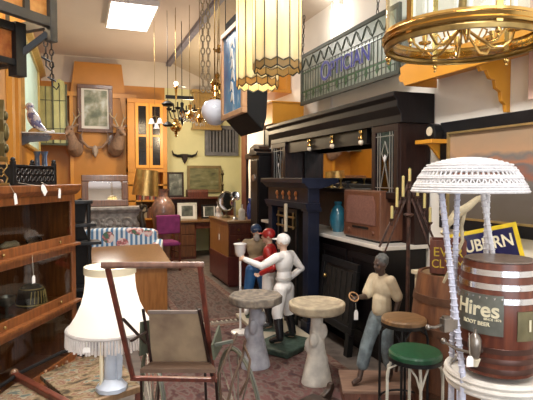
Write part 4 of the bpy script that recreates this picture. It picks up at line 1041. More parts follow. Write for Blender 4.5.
def rails(M):
    g = G()
    for z0, z1 in ((.155, .19), (.50, .55)): g.obox(M @ V((0, -h, (z0+z1)/2)), (LW, .03, z1-z0), M)
    for x in (-.115, 0, .115): g.obox(M @ V((x, -h, .345)), (.022, .02, .31), M)
    g.build('rail', GUN, ml)
    g = G(); g.obox(M @ V((0, -h+.005, .345)), (LW-.03, .004, .31), M); g.build('upper_glass', AMBY, ml)
    hl = h-.085
    g = G().obox(M @ V((0, -hl, .01)), (2*hl+.03, .03, .022), M)
    g.obox(M @ V((0, -hl, .14)), (2*hl, .03, .03), M)
    for x in (-.05, .05): g.obox(M @ V((x, -hl, .08)), (.016, .018, .13), M)
    g.obox(M @ V((hl, -hl, .06)), (.045, .045, .20), M)
    g.build('lower_rail', BLACK, ml)
    g = G().obox(M @ V((0, -hl+.004, .08)), (2*hl-.03, .004, .13), M); g.build('lower_glass', AMB, ml)
    g = G().bar(M @ V((hl-.0, -hl, .035)), M @ V((h-.01, -h+.01, .13)), .022); g.build('corner_bracket', BLACK, ml)
side4(rails)
G().lathe([(0, .56), (h*1.35, .56), (h*1.1, .62), (.05, .78), (0, .78)], 4, a0=PI/4, a1=PI/4+2*PI, smooth=False).build('roof', GUN, ml)
chain_g(G(), (0, 0, .78), (0, 0, H-ml.location.z), .06, .006, .03).build('chain', BLACK, ml)
light('POINT', (ctr.x, ctr.y, ml.location.z+.3), 9, WARM, .05)
# dark chains with hooks hanging left
for i, (px, py, T, lab) in enumerate([(46, 60, 3.6, 'black chain with hook hanging by the gilt wall moulding, left one'), (52, 80, 3.9, 'black chain with hook hanging by the gilt wall moulding, right one')]):
    c = at(px, py, T); t = thing('hook_chain', lab, 'chain', c, 0, 'black hook chains')
    chain_g(G(), (0, 0, 0), (0, 0, H-c.z), .045, .005, .022).build('links', mat('iron_chain', (.06, .055, .05), .5, .6), t)
    G().tube([(0, 0, 0), (.0, 0, -.04), (.03, 0, -.07), (.05, 0, -.04), (.045, 0, -.02)], .006, 6).tube([(-.03, 0, .02), (.03, 0, -.01)], .008, 6).build('hook', BLACK, t)

# ================================================================== LEFT WALL
for i, (y0, y1, z0, z1) in enumerate([(6.75, 9.3, 1.9, 3.28)]):
    p = thing('aqua_window', 'pale blue-green glass panel set along the orange left wall', 'glass panel', (XL, (y0+y1)/2, z0))
    hh = (y1-y0)/2
    G().frame(-hh, hh, 0, z1-z0, .04, 0.0, .05).build('panel_frame', mat('gold_moulding', (.5, .3, .1)), p, .004)
    G().box(.01, .02, -hh+.04, hh-.04, .04, z1-z0-.04).build('glass', mat('aqua_glass', (.45, .62, .56), .5, scale=2, var=.15), p)
# leaded yellow-green arch window panel beside the far end of the left wall
c = P(53, 143, Y=9.75); 
lw = thing('leaded_window', 'yellow-green leaded glass window panels with rounded top at back left', 'leaded window', (P(53.5, 143, Y=9.9).x, 9.9, P(53.5, 143, Y=9.9).z))
YG = mat('olive_glass', (.50, .50, .20), .25, scale=5, var=.25, tl=.2)
pl = G().box(-.22, -.01, -.01, .01, 0, 1.0).build('pane', YG, lw)
G().prism([(.01, 0), (.21, 0), (.21, 1.02), (.19, 1.10), (.11, 1.14), (.03, 1.10), (.01, 1.02)], -.01, .01, 'y').build('pane', mat('olive_glass_b', (.58, .58, .25), .25, scale=5, var=.2), lw)
g = G().box(-.015, .015, -.03, .02, -.02, 1.1).box(-.24, -.22, -.03, .02, -.02, 1.0).box(.21, .24, -.03, .02, -.02, 1.05).box(-.24, .24, -.03, .02, -.04, 0)
for z in (.25, .75): g.box(-.22, .22, -.02, -.012, z, z+.012)
for x in (-.12, .11): g.box(x, x+.01, -.02, -.012, 0, 1.0)
g.build('leading', mat('dark_olive', (.08, .09, .04), .5), lw)
G().tube([(0, .05, 1.05), (0, .05, 1.6)], .006, 5).build('hanger', BLACK, lw)
# gilt carved ornament, far left
c = P(1, 132, X=XL+.02)
go = tag(G().prism([(-.05, -.22), (.05, -.22), (.08, -.1), (.05, 0), (.09, .1), (.05, .2), (.0, .28), (-.05, .2), (-.09, .1), (-.05, 0), (-.08, -.1)], -.02, .03, 'x').ell((.035, 0, 0), (.03, .05, .08)).ell((.035, 0, .14), (.025, .04, .04)).ell((.035, 0, -.14), (.025, .04, .04)).build('gilt_ornament', mat('dull_gilt', (.16, .13, .05), .45, .5), loc=c, bevel=.008), 'dull gilt carved wall ornament at the far left edge', 'ornament')
# wall cabinet with blue vase, glass shelf with bird figurine
wc = thing('side_cabinet', 'dark side cabinet against the left wall carrying blue glassware', 'cabinet', (XL+.18, 6.9, 0))
G().box(-.17, .15, -.5, .5, .05, 1.50).build('body', OAK_D, wc, .004); G().box(-.17, .18, -.53, .53, 1.50, 1.54).build('top', OAK_D, wc, .004)
G().box(.15, .165, -.46, -.02, .1, 1.44).build('door', OAK_D, wc, .003); G().box(.15, .165, .02, .46, .1, 1.44).build('door', OAK_D, wc, .003)
BG = mat('blue_glass', (.16, .26, .45), .1, scale=8, coat=.5)
for i, (px, lab) in enumerate([(37, 'tall blue glass vase on side cabinet, left of the two'), (44.5, 'tall blue glass vase on side cabinet, right of the two')]):
    p = P(px, 160, T=6.75); p.z = 1.54
    bottle('blue_vase', p, .31, .05, BG, lab, 'vase', [(0, 0), (.8, 0), (.9, .1), (.7, .5), (.6, .8), (1, 1), (.9, 1)], 'blue glass vases')
gsf = thing('glass_shelf', 'glass wall shelf on grey bracket projecting from the left wall', 'shelf', (XL, 6.5, 2.0))
G().box(0, .50, -.25, .75, 0, .012).build('shelf_glass', mat('edge_glass', (.70, .74, .72), .1, coat=.5), gsf)
G().prism([(0, -.12), (0, 0), (.34, 0), (.30, -.05), (.10, -.07)], .2, .26, 'y').build('shelf_bracket', mat('grey_bracket', (.22, .23, .25), .4, .4), gsf)
c = V((XL+.17, 6.42, 2.012))
bd = thing('bird_figurine', 'blue and white porcelain bird figurine on the glass shelf', 'figurine', c, -.5)
BW = mat('blue_white_porcelain', (.65, .66, .70), .15, scale=14, col2=(.12, .14, .30), coat=.5, lo=.45, hi=.55)
g = G().ell((0, 0, .16), (.07, .06, .13), M=rotm('Y', -28)).ell((-.05, 0, .30), (.05, .045, .05)).tube([(-.02, 0, .22), (-.045, 0, .29)], [.045, .035], 10).tube([(.04, 0, .10), (.10, 0, .05), (.15, 0, .03)], [.05, .035, .012], 10)
voxel(g, 'body', BW, bd, .007, 2); G().tube([(-.09, 0, .30), (-.14, 0, .28)], [.014, .002], 8).build('beak', mat('orange_beak', (.55, .28, .06), .4), bd)
G().lathe([(0, 0), (.07, 0), (.06, .03), (.02, .06), (0, .07)], 14).build('base', mat('tan_base', (.45, .28, .10), .4), bd)
sb = tag(G().ell((0, 0, .03), (.055, .04, .03)).ell((.05, 0, .05), (.025, .02, .022)).build('porcelain_duck', WHITE, loc=(XL+.30, 6.75, 2.013)), 'little white porcelain duck on the glass shelf', 'figurine')

# ---- stacked barrister bookcase
P0 = V((-.365, 2.74, 0)); P1 = V((-.03, 3.385, 0)); dv = (P1-P0).normalized(); angc = math.atan2(dv.y, dv.x)
bc = thing('barrister_bookcase', 'oak stacked barrister bookcase with glass fronted sections at left', 'bookcase', P1, angc)
W_, D_ = .92, .30     # local: x from -W_ to 0 along the face, y from 0 back to D_
G().box(-W_, 0, 0, D_, 1.41, 1.43).prism([(0, 1.40), (-.03, 1.425), (-.035, 1.46), (D_, 1.46), (D_, 1.40)], -W_-.02, .02, 'x').build('top', OAK, bc, .004)
for k, (z0, z1) in enumerate(((1.10, 1.40), (.745, 1.085), (.37, .73), (.0, .36))):
    g = G().box(-W_, -W_+.025, .02, D_, z0, z1).box(-.025, 0, .02, D_, z0, z1).box(-W_, 0, D_-.012, D_, z0, z1).box(-W_, 0, .02, D_, z0, z0+.015).box(-W_, 0, .0, D_, z1, z1+.015)
    s = g.build('section', OAK, bc, .002)
    w = .045
    dd = G().box(-W_, -W_+w, 0, .02, z0, z1).box(-w, 0, 0, .02, z0, z1).box(-W_+w, -w, 0, .02, z0, z0+.05).box(-W_+w, -w, 0, .02, z1-.04, z1).build('glass_door', OAK, s, .003)
    G().box(-W_+w, -w, .008, .011, z0+.05, z1-.04).build('pane', glass('case_glass', (.80, .80, .76), .86), dd)
    for x in (-W_+.2, -.2): G().ell((x, -.012, z0+.025), .009).build('knob', BRASS_D, dd)
    G().prism([(0, z0-.02), (-.03, z0-.014), (-.03, z0+.0), (0, z0+.003)], -W_-.01, .01, 'x').build('ledge', OAK, s)
M1 = Matrix.Translation(P1) @ Matrix.Rotation(angc, 4, 'Z')
def oncase(x, y, z): return M1 @ V((x, y, z))
# things inside
SHELL = mat('pale_shell', (.55, .48, .36), .6, scale=20, var=.3)
def lump(nm, m, p, r, label, cat, sc=(1, 1, 1)):
    g = G().ell((0, 0, r*sc[2]), (r*sc[0], r*sc[1], r*sc[2]), 16)
    for k in range(4): g.ell((r*.5*sc[0]*math.cos(k*1.7), r*.4*sc[1]*math.sin(k*1.7), r*sc[2]*1.2), r*.45, 10)
    o = thing(nm, label, cat, p, angc); voxel(g, 'shell', m, o, .006, 3); return o
lump('carved_bowl', mat('grey_shell', (.25, .24, .20), .6), oncase(-.62, .14, 1.115), .04, 'grey lumpy shell behind the top bookcase door, far left', 'shell', (1.2, .8, .6))
lump('conch', SHELL, oncase(-.46, .13, 1.115), .045, 'pale tan shell lying in the top bookcase section', 'shell', (1.7, .8, .5))
lump('iron_figure', BLACK, oncase(-.22, .14, 1.115), .045, 'dark iron toy lying in the top bookcase section', 'toy', (1.8, .6, .5))
t = thing('woven_cap', 'black and gold embroidered round cap in the middle bookcase section', 'cap', oncase(-.24, .15, .76), angc)
G().lathe([(0, .125), (.04, .12), (.07, .09), (.082, .04), (.085, 0), (.078, 0)], 24).build('crown', BLACK, t)
g = G()
for k in range(7):
    a = -PI*.85+k*.25; g.tube([(.083*math.cos(a), .083*math.sin(a), .02), (.072*math.cos(a+.1), .072*math.sin(a+.1), .09)], .003, 4)
g.torus((0, 0, .012), .085, .004).torus((0, 0, .10), .062, .003); g.build('embroidery', mat('gold_thread', (.62, .50, .18), .5, .3), t)
t = tag(G().lathe([(.0, 0), (.035, 0), (.035, .006), (.008, .012), (.01, .05), (.04, .07), (.045, .11), (.04, .11), (.03, .075), (0, .06)], 18).build('silver_goblet', mat('tarnished_silver', (.35, .35, .34), .3, .9), loc=oncase(-.50, .13, .76)), 'little tarnished goblet in the middle bookcase section', 'goblet')
t = tag(G().lathe([(0, 0), (.06, 0), (.10, .03), (.105, .05), (.10, .05), (.055, .012), (0, .01)], 22).build('pewter_dish', mat('tarnished_silver', (.35, .35, .34)), loc=oncase(-.70, .14, .76)), 'round pewter dish at the left of the middle bookcase section', 'dish')
# on top of the case
fl = thing('ornate_iron_box', 'black openwork iron chest with corner finials on the bookcase', 'chest', oncase(-.28, .16, 1.46), angc)
g = G().box(-.20, .20, -.07, .07, 0, .105).box(-.21, .21, -.08, .08, 0, .014).box(-.21, .21, -.08, .08, .098, .112)
for sx in (-1, 1):
    for sy in (-1, 1): g.box(sx*.20-.012, sx*.20+.012, sy*.07-.012, sy*.07+.012, 0, .13).ell((sx*.2, sy*.07, .138), .013)
g.build('chest_body', BLACK, fl, .003)
g = G()
for i in range(9):
    for j in range(2): g.torus((-.17+i*.0425, -.077, .035+.04*j), .014, .0035, rotm('X', 90), 10, 4)
g.tube([(-.19+.02*i, -.078, .085+.006*math.sin(i*1.3)) for i in range(20)], .003, 4)
g.build('scrollwork', mat('worn_iron', (.07, .065, .06), .35, .7), fl)
gs_ = thing('brass_stand', 'small openwork brass stand at the left on top of bookcase', 'stand', oncase(-.55, .13, 1.46), angc)
g = G().box(-.05, .05, -.035, .035, 0, .015).box(-.045, .045, -.03, .03, .125, .15)
for x in (-.035, .035): g.tube([(x, -.02, .01), (x*1.3, -.025, .04), (x*.4, -.02, .07), (x*1.3, -.025, .10), (x, -.02, .13)], .005, 6)
g.torus((0, -.02, .07), .022, .004, rotm('X', 90), 14, 5)
g.build('openwork', mat('old_gold', (.40, .26, .09), .4, .8), gs_, .002)
tag(G().tube([(.12*math.cos(k*.3), .04*math.sin(k*.3), .02+.01*math.sin(k*.9)) for k in range(14)], [.006]*14, 8).tube([(-.13, 0, .012), (-.02, -.05, .012), (.1, -.04, .012)], .012, 8).build('leather_strap', mat('brown_leather', (.25, .13, .06), .5), loc=oncase(-.72, .13, 1.46)), 'coiled brown leather strap on the bookcase far left', 'strap')
tag(G().lathe([(0, 0), (.022, 0), (.028, .02), (.02, .045), (0, .05)], 14).build('pink_jar', mat('pink_china', (.55, .36, .42), .3), loc=oncase(-.035, .17, 1.46)), 'tiny pink china jar at the right on top of bookcase', 'jar')
price_tag(oncase(-.50, .05, 1.475), oncase(-.435, -.045, 1.46), 'large slanted paper price tag hanging from the brass stand', .019, .06, -.7, angc)
price_tag(oncase(-.69, -.03, 1.47), oncase(-.67, -.045, 1.425), 'paper price tag at the far left bookcase top edge', .011, .055, -.15, angc)
price_tag(oncase(-.285, .05, 1.475), oncase(-.255, -.045, 1.44), 'narrow paper price tag below the black iron chest', .012, .055, .1, angc)
price_tag(oncase(-.52, -.035, 1.10), oncase(-.52, -.04, .99), 'small paper price tag on long string at middle bookcase door', .013, .04, 0, angc)

# ---- black etagere behind the bookcase
e0 = floor_at(80, 3.95)
et = thing('etagere', 'black carved corner shelf stand behind the oak bookcase', 'shelf stand', e0, math.radians(-10))
for i, z in enumerate((.10, .62, .98, 1.12, 1.30)):
    w = (.19, .17, .15, .11, .09)[i]
    G().prism([(-.17, .15), (-.17, -.02), (-.06, -.05), (w*.45, -.03), (w, 0), (w+.0, .03), (w*.7, .15)], z, z+.025, 'z').build('shelf', BLACK, et, .003)
g = G().prism([(-.10, 0), (.12, 0), (.10, .1), (.045, .28), (.09, .5), (.03, .7), (.06, .95), (.0, 1.1), (.03, 1.30), (-.02, 1.34), (-.10, 1.30)], .12, .14, 'y')
g.build('back_board', BLACK, et, .004)
for x in (-.14, .05): G().lathe([(0, 0), (.02, .0), (.014, .1), (.02, .3), (.012, .6), (.02, .8), (.012, 1.0), (.018, 1.3), (0, 1.32)], 10, (x, .06, 0)).build('post', BLACK, et)

# ---- floor folded bench with woven carpet panels
WOV = ramp_mat('woven_carpet', [(.34, (.04, .03, .02)), (.43, (.13, .09, .05)), (.5, (.20, .155, .095)), (.54, (.13, .05, .035)), (.6, (.22, .20, .14)), (.66, (.07, .085, .075))], .9, 15, (1, 1.5, 1), bump=.5, spec=.1)
zq = .52
def Q(px, py): return P(px, py, Z=zq)
bn = thing('carpet_bench', 'low wooden bench frame with two faded woven carpet panels', 'bench', (Q(60, 375).x, Q(60, 375).y, 0))
O = V((Q(60, 375).x, Q(60, 375).y, 0))
def slab(pts, z0, z1, m, nm, par, bev=.004):
    return G().prism([((p-O).x, (p-O).y) for p in pts], z0, z1, 'z').build(nm, m, par, bev)
A_, B_, C_, D4 = Q(40, 374), Q(108, 345), Q(140, 384), Q(75, 404)
pan = slab([A_, B_, C_, D4], zq-.03, zq-.005, WOV, 'carpet_panel', bn)
n_ = (A_-D4)
slab([Q(-40, 440), Q(-20, 405), Q(15, 380), Q(33, 376), Q(66, 404), Q(60, 440)], zq-.04, zq-.015, WOV, 'carpet_panel', bn)
g = G(); rail = lambda a, b, w=.035, h=.04: g.bar(a-O+V((0, 0, -.01)), b-O+V((0, 0, -.01)), w, h)
rail(Q(14, 374), Q(84, 412)); g.build('middle_rail', MAHOG, bn, .006)
G().ell(Q(14, 373)-O, .022).build('rail_knob', wood('light_knob', (.20, .10, .05)), bn)
g = G().tube([Q(-20, 400)-O, Q(20, 373)-O, Q(62, 352)-O, Q(100, 344)-O], .010, 8); g.build('iron_rod', BLACK, bn)
g = G(); g.bar(D4-O+V((0, 0, -.02)), C_-O+V((0, 0, -.02)), .03, .03); g.build('end_rail', wood('light_rail', (.24, .14, .07)), bn, .004)
for k, pt in enumerate((Q(18, 378), Q(84, 410), Q(106, 348), Q(138, 384))): G().bar(V(((pt-O).x, (pt-O).y, 0)), pt-O+V((0, 0, -.03)), .03).build('leg', MAHOG, bn)
g = G()
for k in range(7): 
    q = (A_-O).lerp(B_-O, (k+.5)/7); G().ell(q+V((0, 0, .0)), .010, 8).build('knob', wood('light_knob', (.20, .10, .05)), bn)

# ---- white table lamp, lit
lt = floor_at(109, 2.34)
ZB = .516
lp = thing('table_lamp', 'lit white fringed bell shade lamp on pale blue column base', 'lamp', (lt.x, lt.y, ZB))
SHD = mat('lit_white_fabric', (.95, .93, .90), .8, var=.02, tl=.6)
prs = [(.112, 1.093), (.111, 1.06), (.112, 1.02), (.117, .975), (.132, .92), (.158, .865), (.184, .825), (.193, .806)]
G().lathe([(r, z-ZB) for r, z in prs]+[(r-.003, z-ZB) for r, z in prs[::-1]], 40).build('lamp_shade', SHD, lp)
G().lathe([(.113, 1.095-ZB), (.1165, 1.095-ZB), (.1165, 1.062-ZB), (.114, 1.062-ZB)], 36).build('shade_trim', CREAM, lp)
g = G()
for k in range(90):
    a = 2*PI*k/90; r = .194; g.tube([(r*math.cos(a), r*math.sin(a), .812-ZB), (r*1.02*math.cos(a), r*1.02*math.sin(a), .742-ZB+.005*math.sin(k*2.3))], .0050, 4)
g.torus((0, 0, .808-ZB), .195, .007, seg=40)
fr = g.build('fringe', mat('fringe_thread', (.72, .68, .66), .9, tl=.3), lp); fr['kind'] = 'stuff'
BLG = mat('pale_blue_ceramic', (.52, .58, .68), .35, scale=8, var=.3, coat=.3)
G().lathe([(0, 0), (.072, 0), (.072, .018), (.055, .035), (.048, .045), (.034, .055), (.032, .14), (.028, .24), (.036, .26), (.02, .28), (0, .28)], 10).build('column_base', BLG, lp)
G().lathe([(0, .02), (.012, .03), (.008, .045), (.009, .25), (.013, .265), (0, .27)], 10, (-.045, -.01, 0)).build('side_column', CREAM, lp)
G().prism([(.02, .04), (.045, .06), (.05, .15), (.03, .25), (.015, .25), (.02, .15)], -.03, .02, 'y').build('drapery', BLG, lp, .006)
G().tube([(0, 0, .28), (0, 0, .42)], .008, 8).build('socket_stem', BRASS_D, lp)
G().ell((0, 0, .44), (.03, .03, .04)).build('bulb', mat('lamp_bulb', (1, 1, 1), .4, var=0, emit=(1, .95, .88), es=18), lp)
g = G().torus((0, 0, .57), .03, .003)
for k in range(3): a = k*2*PI/3; g.tube([(.03*math.cos(a), .03*math.sin(a), .57), (.110*math.cos(a), .110*math.sin(a), .560)], .002, 5)
g.tube([(0, 0, .47), (0, 0, .59)], .003, 6).build('shade_spider', BRASS_D, lp)
light('POINT', (lt.x, lt.y, .95), 45, (1, .95, .88), .04)
price_tag(P(86, 343, T=2.14), P(86.5, 347.5, T=2.14), 'white paper price tag pinned under the lit lamp shade fringe', .016, .022, 0, -.3)

# ---- antique folding cart: long handle frame, canvas seat, wheels
cp = floor_at(172, 2.25)
Mc = Matrix.Translation(cp) @ rotm('Z', -8); Mi = Mc.inverted()
ct = thing('antique_cart', 'antique wooden push cart with long handle, canvas seat and wheels', 'cart', cp, math.radians(-8))
RD = wood('red_brown_frame', (.17, .035, .02), (.07, .018, .012), .35, .2)
def Lc(px, py, T): return Mi @ P(px, py, T=T)
hl0, hr0 = Lc(107, 265, 1.90), Lc(200, 265, 1.90)
hl1, hr1 = Lc(133, 378, 2.2), Lc(214, 380, 2.2)
G().tube([hl0-V((.02, 0, 0)), hr0+V((.015, 0, 0))], .0125, 10).build('handle_bar', wood('handle', (.20, .10, .07), (.10, .05, .035)), ct)
G().bar(hl0, hl1, .017, .022).build('side_rail', RD, ct, .003); G().bar(hr0, hr1, .019, .022).build('side_rail', RD, ct, .003)
G().bar(hl1-V((.01, 0, 0)), hr1+V((.015, 0, 0)), .022, .018).build('cross_bar', RD, ct, .003)
s0, s1, s2, s3 = Lc(149, 312, 2.058), Lc(200, 312, 2.058), Lc(209, 362, 2.095), Lc(152, 362, 2.095)
g = G()
CANV = mat('aged_canvas', (.25, .18, .11), .85, scale=9, col2=(.15, .10, .065), bump=.2)
n1 = (s1-s0).cross(s3-s0).normalized()*.006
def slab3(pts, nrm, m, nm, par):
    g = G(); f = [g.bm.verts.new(p+nrm) for p in pts]; bk = [g.bm.verts.new(p-nrm) for p in pts]
    g._f(f); g._f(bk[::-1])
    for j in range(len(f)): k = (j+1) % len(f); g._f((f[j], bk[j], bk[k], f[k]))
    return g.build(nm, m, par)
seat = slab3([s0, s1, s2, s3], n1, CANV, 'canvas_back', ct)
G().bar(s0-V((.005, 0, 0)), s1+V((.005, 0, 0)), .014).bar(s3, s2, .014).bar(s0.lerp(s3, .47)+n1*2, s1.lerp(s2, .47)+n1*2, .008).build('back_slats', mat('grey_slat', (.16, .12, .10), .5), ct, .002)
p0, p1 = Lc(143, 309, 2.050), Lc(152, 366, 2.095); G().bar(p0, p1, .012).build('back_post', EBROWN, ct, .002)
p0, p1 = Lc(199, 309, 2.050), Lc(212, 376, 2.095); G().bar(p0, p1, .012).build('back_post', EBROWN, ct, .002)
# seat platform and green cloth side flaps
f0, f1, f2, f3 = Lc(152, 363, 2.095), Lc(209, 363, 2.095), Lc(216, 371, 1.945), Lc(140, 371, 1.945)
slab3([f0, f1, f2, f3], V((0, 0, .008)), mat('seat_board', (.12, .07, .045), .5, scale=6), 'seat_board', ct)
FLAP = mat('green_flap', (.06, .065, .04), .8)
slab3([Lc(141, 322, 2.035), Lc(150, 320, 2.169), Lc(150, 352, 2.169), Lc(140, 356, 2.035)], V((.004, 0, 0)), FLAP, 'side_flap', ct)
slab3([Lc(212, 345, 2.021), Lc(219, 325, 2.207), Lc(222, 345, 2.207), Lc(214, 360, 2.021)], V((.004, 0, 0)), FLAP, 'side_flap', ct)
G().bar(Lc(123, 319, 1.759), Lc(146, 343, 2.021), .008).bar(Lc(131, 341, 1.810), Lc(146, 332, 2.035), .008).build('brace', EBROWN, ct)
G().bar(Lc(214, 345, 2.058), Lc(233, 341, 2.058), .014).build('arm_rest', mat('grey_green', (.08, .085, .065), .6), ct, .003)
for k, (a, b) in enumerate((((141, 378, 2.206), (142, 410, 2.249)), ((216, 380, 2.206), (218, 410, 2.249)), ((160, 372, 2.379), (158, 400, 2.379)), ((205, 372, 2.379), (206, 398, 2.379)))):
    a, b = Lc(*a), Lc(*b); b = b.copy(); e = a+(b-a)*(a.z/(a.z-b.z)) if a.z != b.z else b; e.z = 0
    G().bar(a, e, .012).build('leg', EBROWN, ct, .002)
# wheels
def wheel(px, T, r, zc, m, rz):
    c = Lc(px, 300, T); c.z = zc; M = rotm('Z', rz) @ rotm('Y', 90)
    w_ = G().torus(c, r, .011, M, 36, 8).build('wheel', m, ct)
    G().torus(c, r+.009, .006, M, 36, 6).build('tyre', mat('grey_tyre', (.06, .06, .05), .7), w_)
    g = G()
    for k in range(12):
        a = 2*PI*k/12; g.tube([c, c+(M @ V((r*math.cos(a), r*math.sin(a), 0)))], .004, 5)
    g.lathe([(0, -.03), (.018, -.03), (.022, 0), (.018, .03), (0, .03)], 12, c, M); g.build('spokes', mat('spoke_metal', (.22, .19, .15), .5, .3), w_)
wheel(238, 2.45, .32, .335, mat('olive_rim', (.11, .11, .075), .6), 11)
wheel(152, 2.45, .32, .335, MATS['olive_rim'], 11)
G().tube([Mi @ floor_at(238, 2.45, .335), Mi @ floor_at(152, 2.45, .335)], .010, 8).build('axle', BLACK, ct)
BENT = mat('bent_rails', (.09, .05, .028), .5, .2)
for a in ([(221, 400, 2.200), (219, 375, 2.200), (228, 352, 2.244), (237, 333, 2.288)], [(228, 400, 2.200), (233, 380, 2.218), (243, 355, 2.288), (245, 340, 2.288)], [(240, 395, 2.200), (248, 378, 2.200), (250, 360, 2.244), (244, 345, 2.288)]):
    q = [Lc(*p) for p in a]; P2 = []
    for i in range(len(q)-1):
        for u in (0, .5): P2.append(q[i].lerp(q[i+1], u))
    P2.append(q[-1]); G().tube(P2, .006, 7).build('bent_rail', BENT, ct)
# dark runner foot near the front
a, b = P(333, 382, Z=.12), P(303, 408, Z=.03)
d = b-a; d.z = 0
t = thing('sled', 'dark wooden sled with curled runner tip beside the near birdbath', 'sled', (b.x, b.y, 0), math.atan2(-d.y, -d.x))
Ld = d.length
prof = [(-.5, 0), (Ld-.10, 0), (Ld-.03, .03), (Ld, .09), (Ld-.01, .125), (Ld-.04, .12), (Ld-.05, .09), (Ld-.11, .06), (-.5, .06)]
DKS = wood('dark_sled_wood', (.05, .03, .022), (.02, .013, .01))
G().prism(prof, -.02, .02, 'y').build('runner', DKS, t, .008)
G().prism(prof, -.26, -.22, 'y').build('runner', DKS, t, .008)
G().box(-.48, Ld-.16, -.27, .03, .06, .08).build('deck', DKS, t, .004)

# ================================================================== BACK OF THE SHOP
# ---- landscape picture + trophies on the orange chimney breast
YW = 10.14
a, b = P(77, 84, Y=YW), P(113, 133, Y=YW)
fp = thing('framed_picture', 'tall green landscape picture with white mat on the orange chimney breast', 'picture', ((a.x+b.x)/2, YW, b.z))
w, h = (b.x-a.x)/2, a.z-b.z
G().frame(-w, w, 0, h, .07, -.03, .03, 'y').build('frame', OAK_D, fp, .006)
G().box(-w+.06, w-.06, -.005, .02, .06, h-.06).build('mat_board', mat('mat_board', (.68, .66, .62), .6, var=.03), fp)
GRN = ramp_mat('landscape_print', [(.32, (.05, .06, .03)), (.45, (.13, .15, .08)), (.55, (.30, .30, .22)), (.65, (.50, .54, .52))], .4, 4.5)
G().box(-w+.12, w-.10, -.008, -.004, .12, h-.10).build('print', GRN, fp)
FUR = mat('deer_fur', (.30, .19, .13), .8, scale=20, col2=(.20, .13, .09), bump=.4)
ANT = mat('antler', (.45, .36, .24), .6, var=.4, scale=20)
def deer(px, py, label, turn=0):
    c = P(px, py, Y=10.14); t = thing('deer_trophy', label, 'trophy', c, turn, 'mounted deer heads')
    G().lathe([(0, 0), (.15, 0), (.16, .015), (.14, .03), (0, .03)], 20, (0, .0, -.02), rotm('X', 90), sy=1.35).build('mount_board', OAK_D, t)
    g = G().tube([(0, 0, -.12), (0, -.14, -.05), (0, -.25, .12), (0, -.28, .20)], [.15, .13, .085, .07], 14)
    g.ell((0, 0, -.10), (.15, .08, .17)).ell((0, -.28, .22), (.075, .09, .075)).tube([(0, -.30, .21), (0, -.42, .15), (0, -.46, .13)], [.06, .04, .032], 12).ell((0, -.47, .13), .034)
    for s in (-1, 1): g.tube([(s*.05, -.25, .27), (s*.12, -.24, .31), (s*.17, -.24, .33)], [.02, .032, .004], 8)
    h = voxel(g, 'head', FUR, t, .012, 3)
    for s in (-1, 1):
        G().tube([(s*.03, -.25, .28), (s*.08, -.22, .42), (s*.17, -.22, .50), (s*.16, -.28, .60)], [.016, .014, .011, .004], 8).tube([(s*.09, -.22, .43), (s*.06, -.28, .53)], [.011, .003], 6).tube([(s*.16, -.22, .50), (s*.22, -.25, .54)], [.010, .003], 6).build('antler', ANT, t)
        G().ell((s*.055, -.34, .225), .012).build('eye', BLACK, h)
deer(75.5, 143, 'mounted deer head at the left below the landscape picture', -.35)
deer(115, 143, 'mounted deer head at the right below the landscape picture', .3)
c = P(95, 148, Y=10.1)
t = thing('antler_trophy', 'skull mount with curved antlers between the two deer heads', 'trophy', c)
g = G().ell((0, 0, -.05), (.06, .07, .10)).ell((0, -.04, -.12), (.035, .05, .06)); voxel(g, 'skull', mat('grey_skull', (.40, .32, .26), .7), t, .01, 2)
for s in (-1, 1): G().tube([(s*.03, 0, 0), (s*.13, -.02, .02), (s*.22, -.04, .12), (s*.24, -.03, .24), (s*.20, -.02, .32)], [.026, .026, .022, .016, .004], 8).tube([(s*.2, -.04, .1), (s*.27, -.06, .14)], [.015, .003], 6).build('antler', FUR, t)
# ---- grey carved mantel with wide mirror on top
a, b = P(80, 206, T=8.3), P(138, 206, T=8.3)
gm = thing('stone_mantel', 'grey carved stone mantel standing behind the striped sofa', 'mantel', ((a.x+b.x)/2, 8.5, 0), 0)
GRY = mat('grey_carved_stone', (.42, .39, .36), .7, scale=14, var=.5, bump=.6)
zt = a.z; w = (b.x-a.x)/2
G().prism([(.15, zt), (-.24, zt), (-.24, zt-.04), (-.18, zt-.10), (.15, zt-.10)], -w-.05, w+.05, 'x').build('mantel_shelf', GRY, gm, .006)
G().box(-w, w, -.16, .13, zt-.42, zt-.10).build('frieze', GRY, gm)
for s in (-1, 1):
    g = G().box(s*w-.12 if s > 0 else -w, s*w if s > 0 else -w+.12, -.18, .13, 0, zt-.42); g.build('pilaster', GRY, gm, .006)
for s in (-.55, 0, .55):
    g = G().torus((s*w, -.165, zt-.26), .09, .022, rotm('X', 90), 20, 6).ell((s*w, -.165, zt-.26), (.05, .02, .05))
    for k in range(5): g.ell((s*w+(k-2)*.06, -.165, zt-.26+.05*math.cos(k*2)), (.035, .02, .03), 8)
    g.build('carving', GRY, gm)
a, b = P(81, 176, T=8.35), P(128, 206, T=8.35)
mr = thing('wall_mirror', 'wide dark framed mirror resting on the grey stone mantel', 'mirror', ((a.x+b.x)/2, 8.52, zt), rot=(math.radians(-7), 0, 0))
w, h = (b.x-a.x)/2, a.z-b.z+.015
G().frame(-w, w, 0, h, .105, -.035, .03, 'y').build('frame', OAK_D, mr, .012)
G().prism([(-w+.10, .10), (w-.10, .10), (w-.10, h-.13), (w-.13, h-.10), (-w+.13, h-.10), (-w+.10, h-.13)], -.012, -.004, 'y').build('mirror_glass', MIRROR, mr)
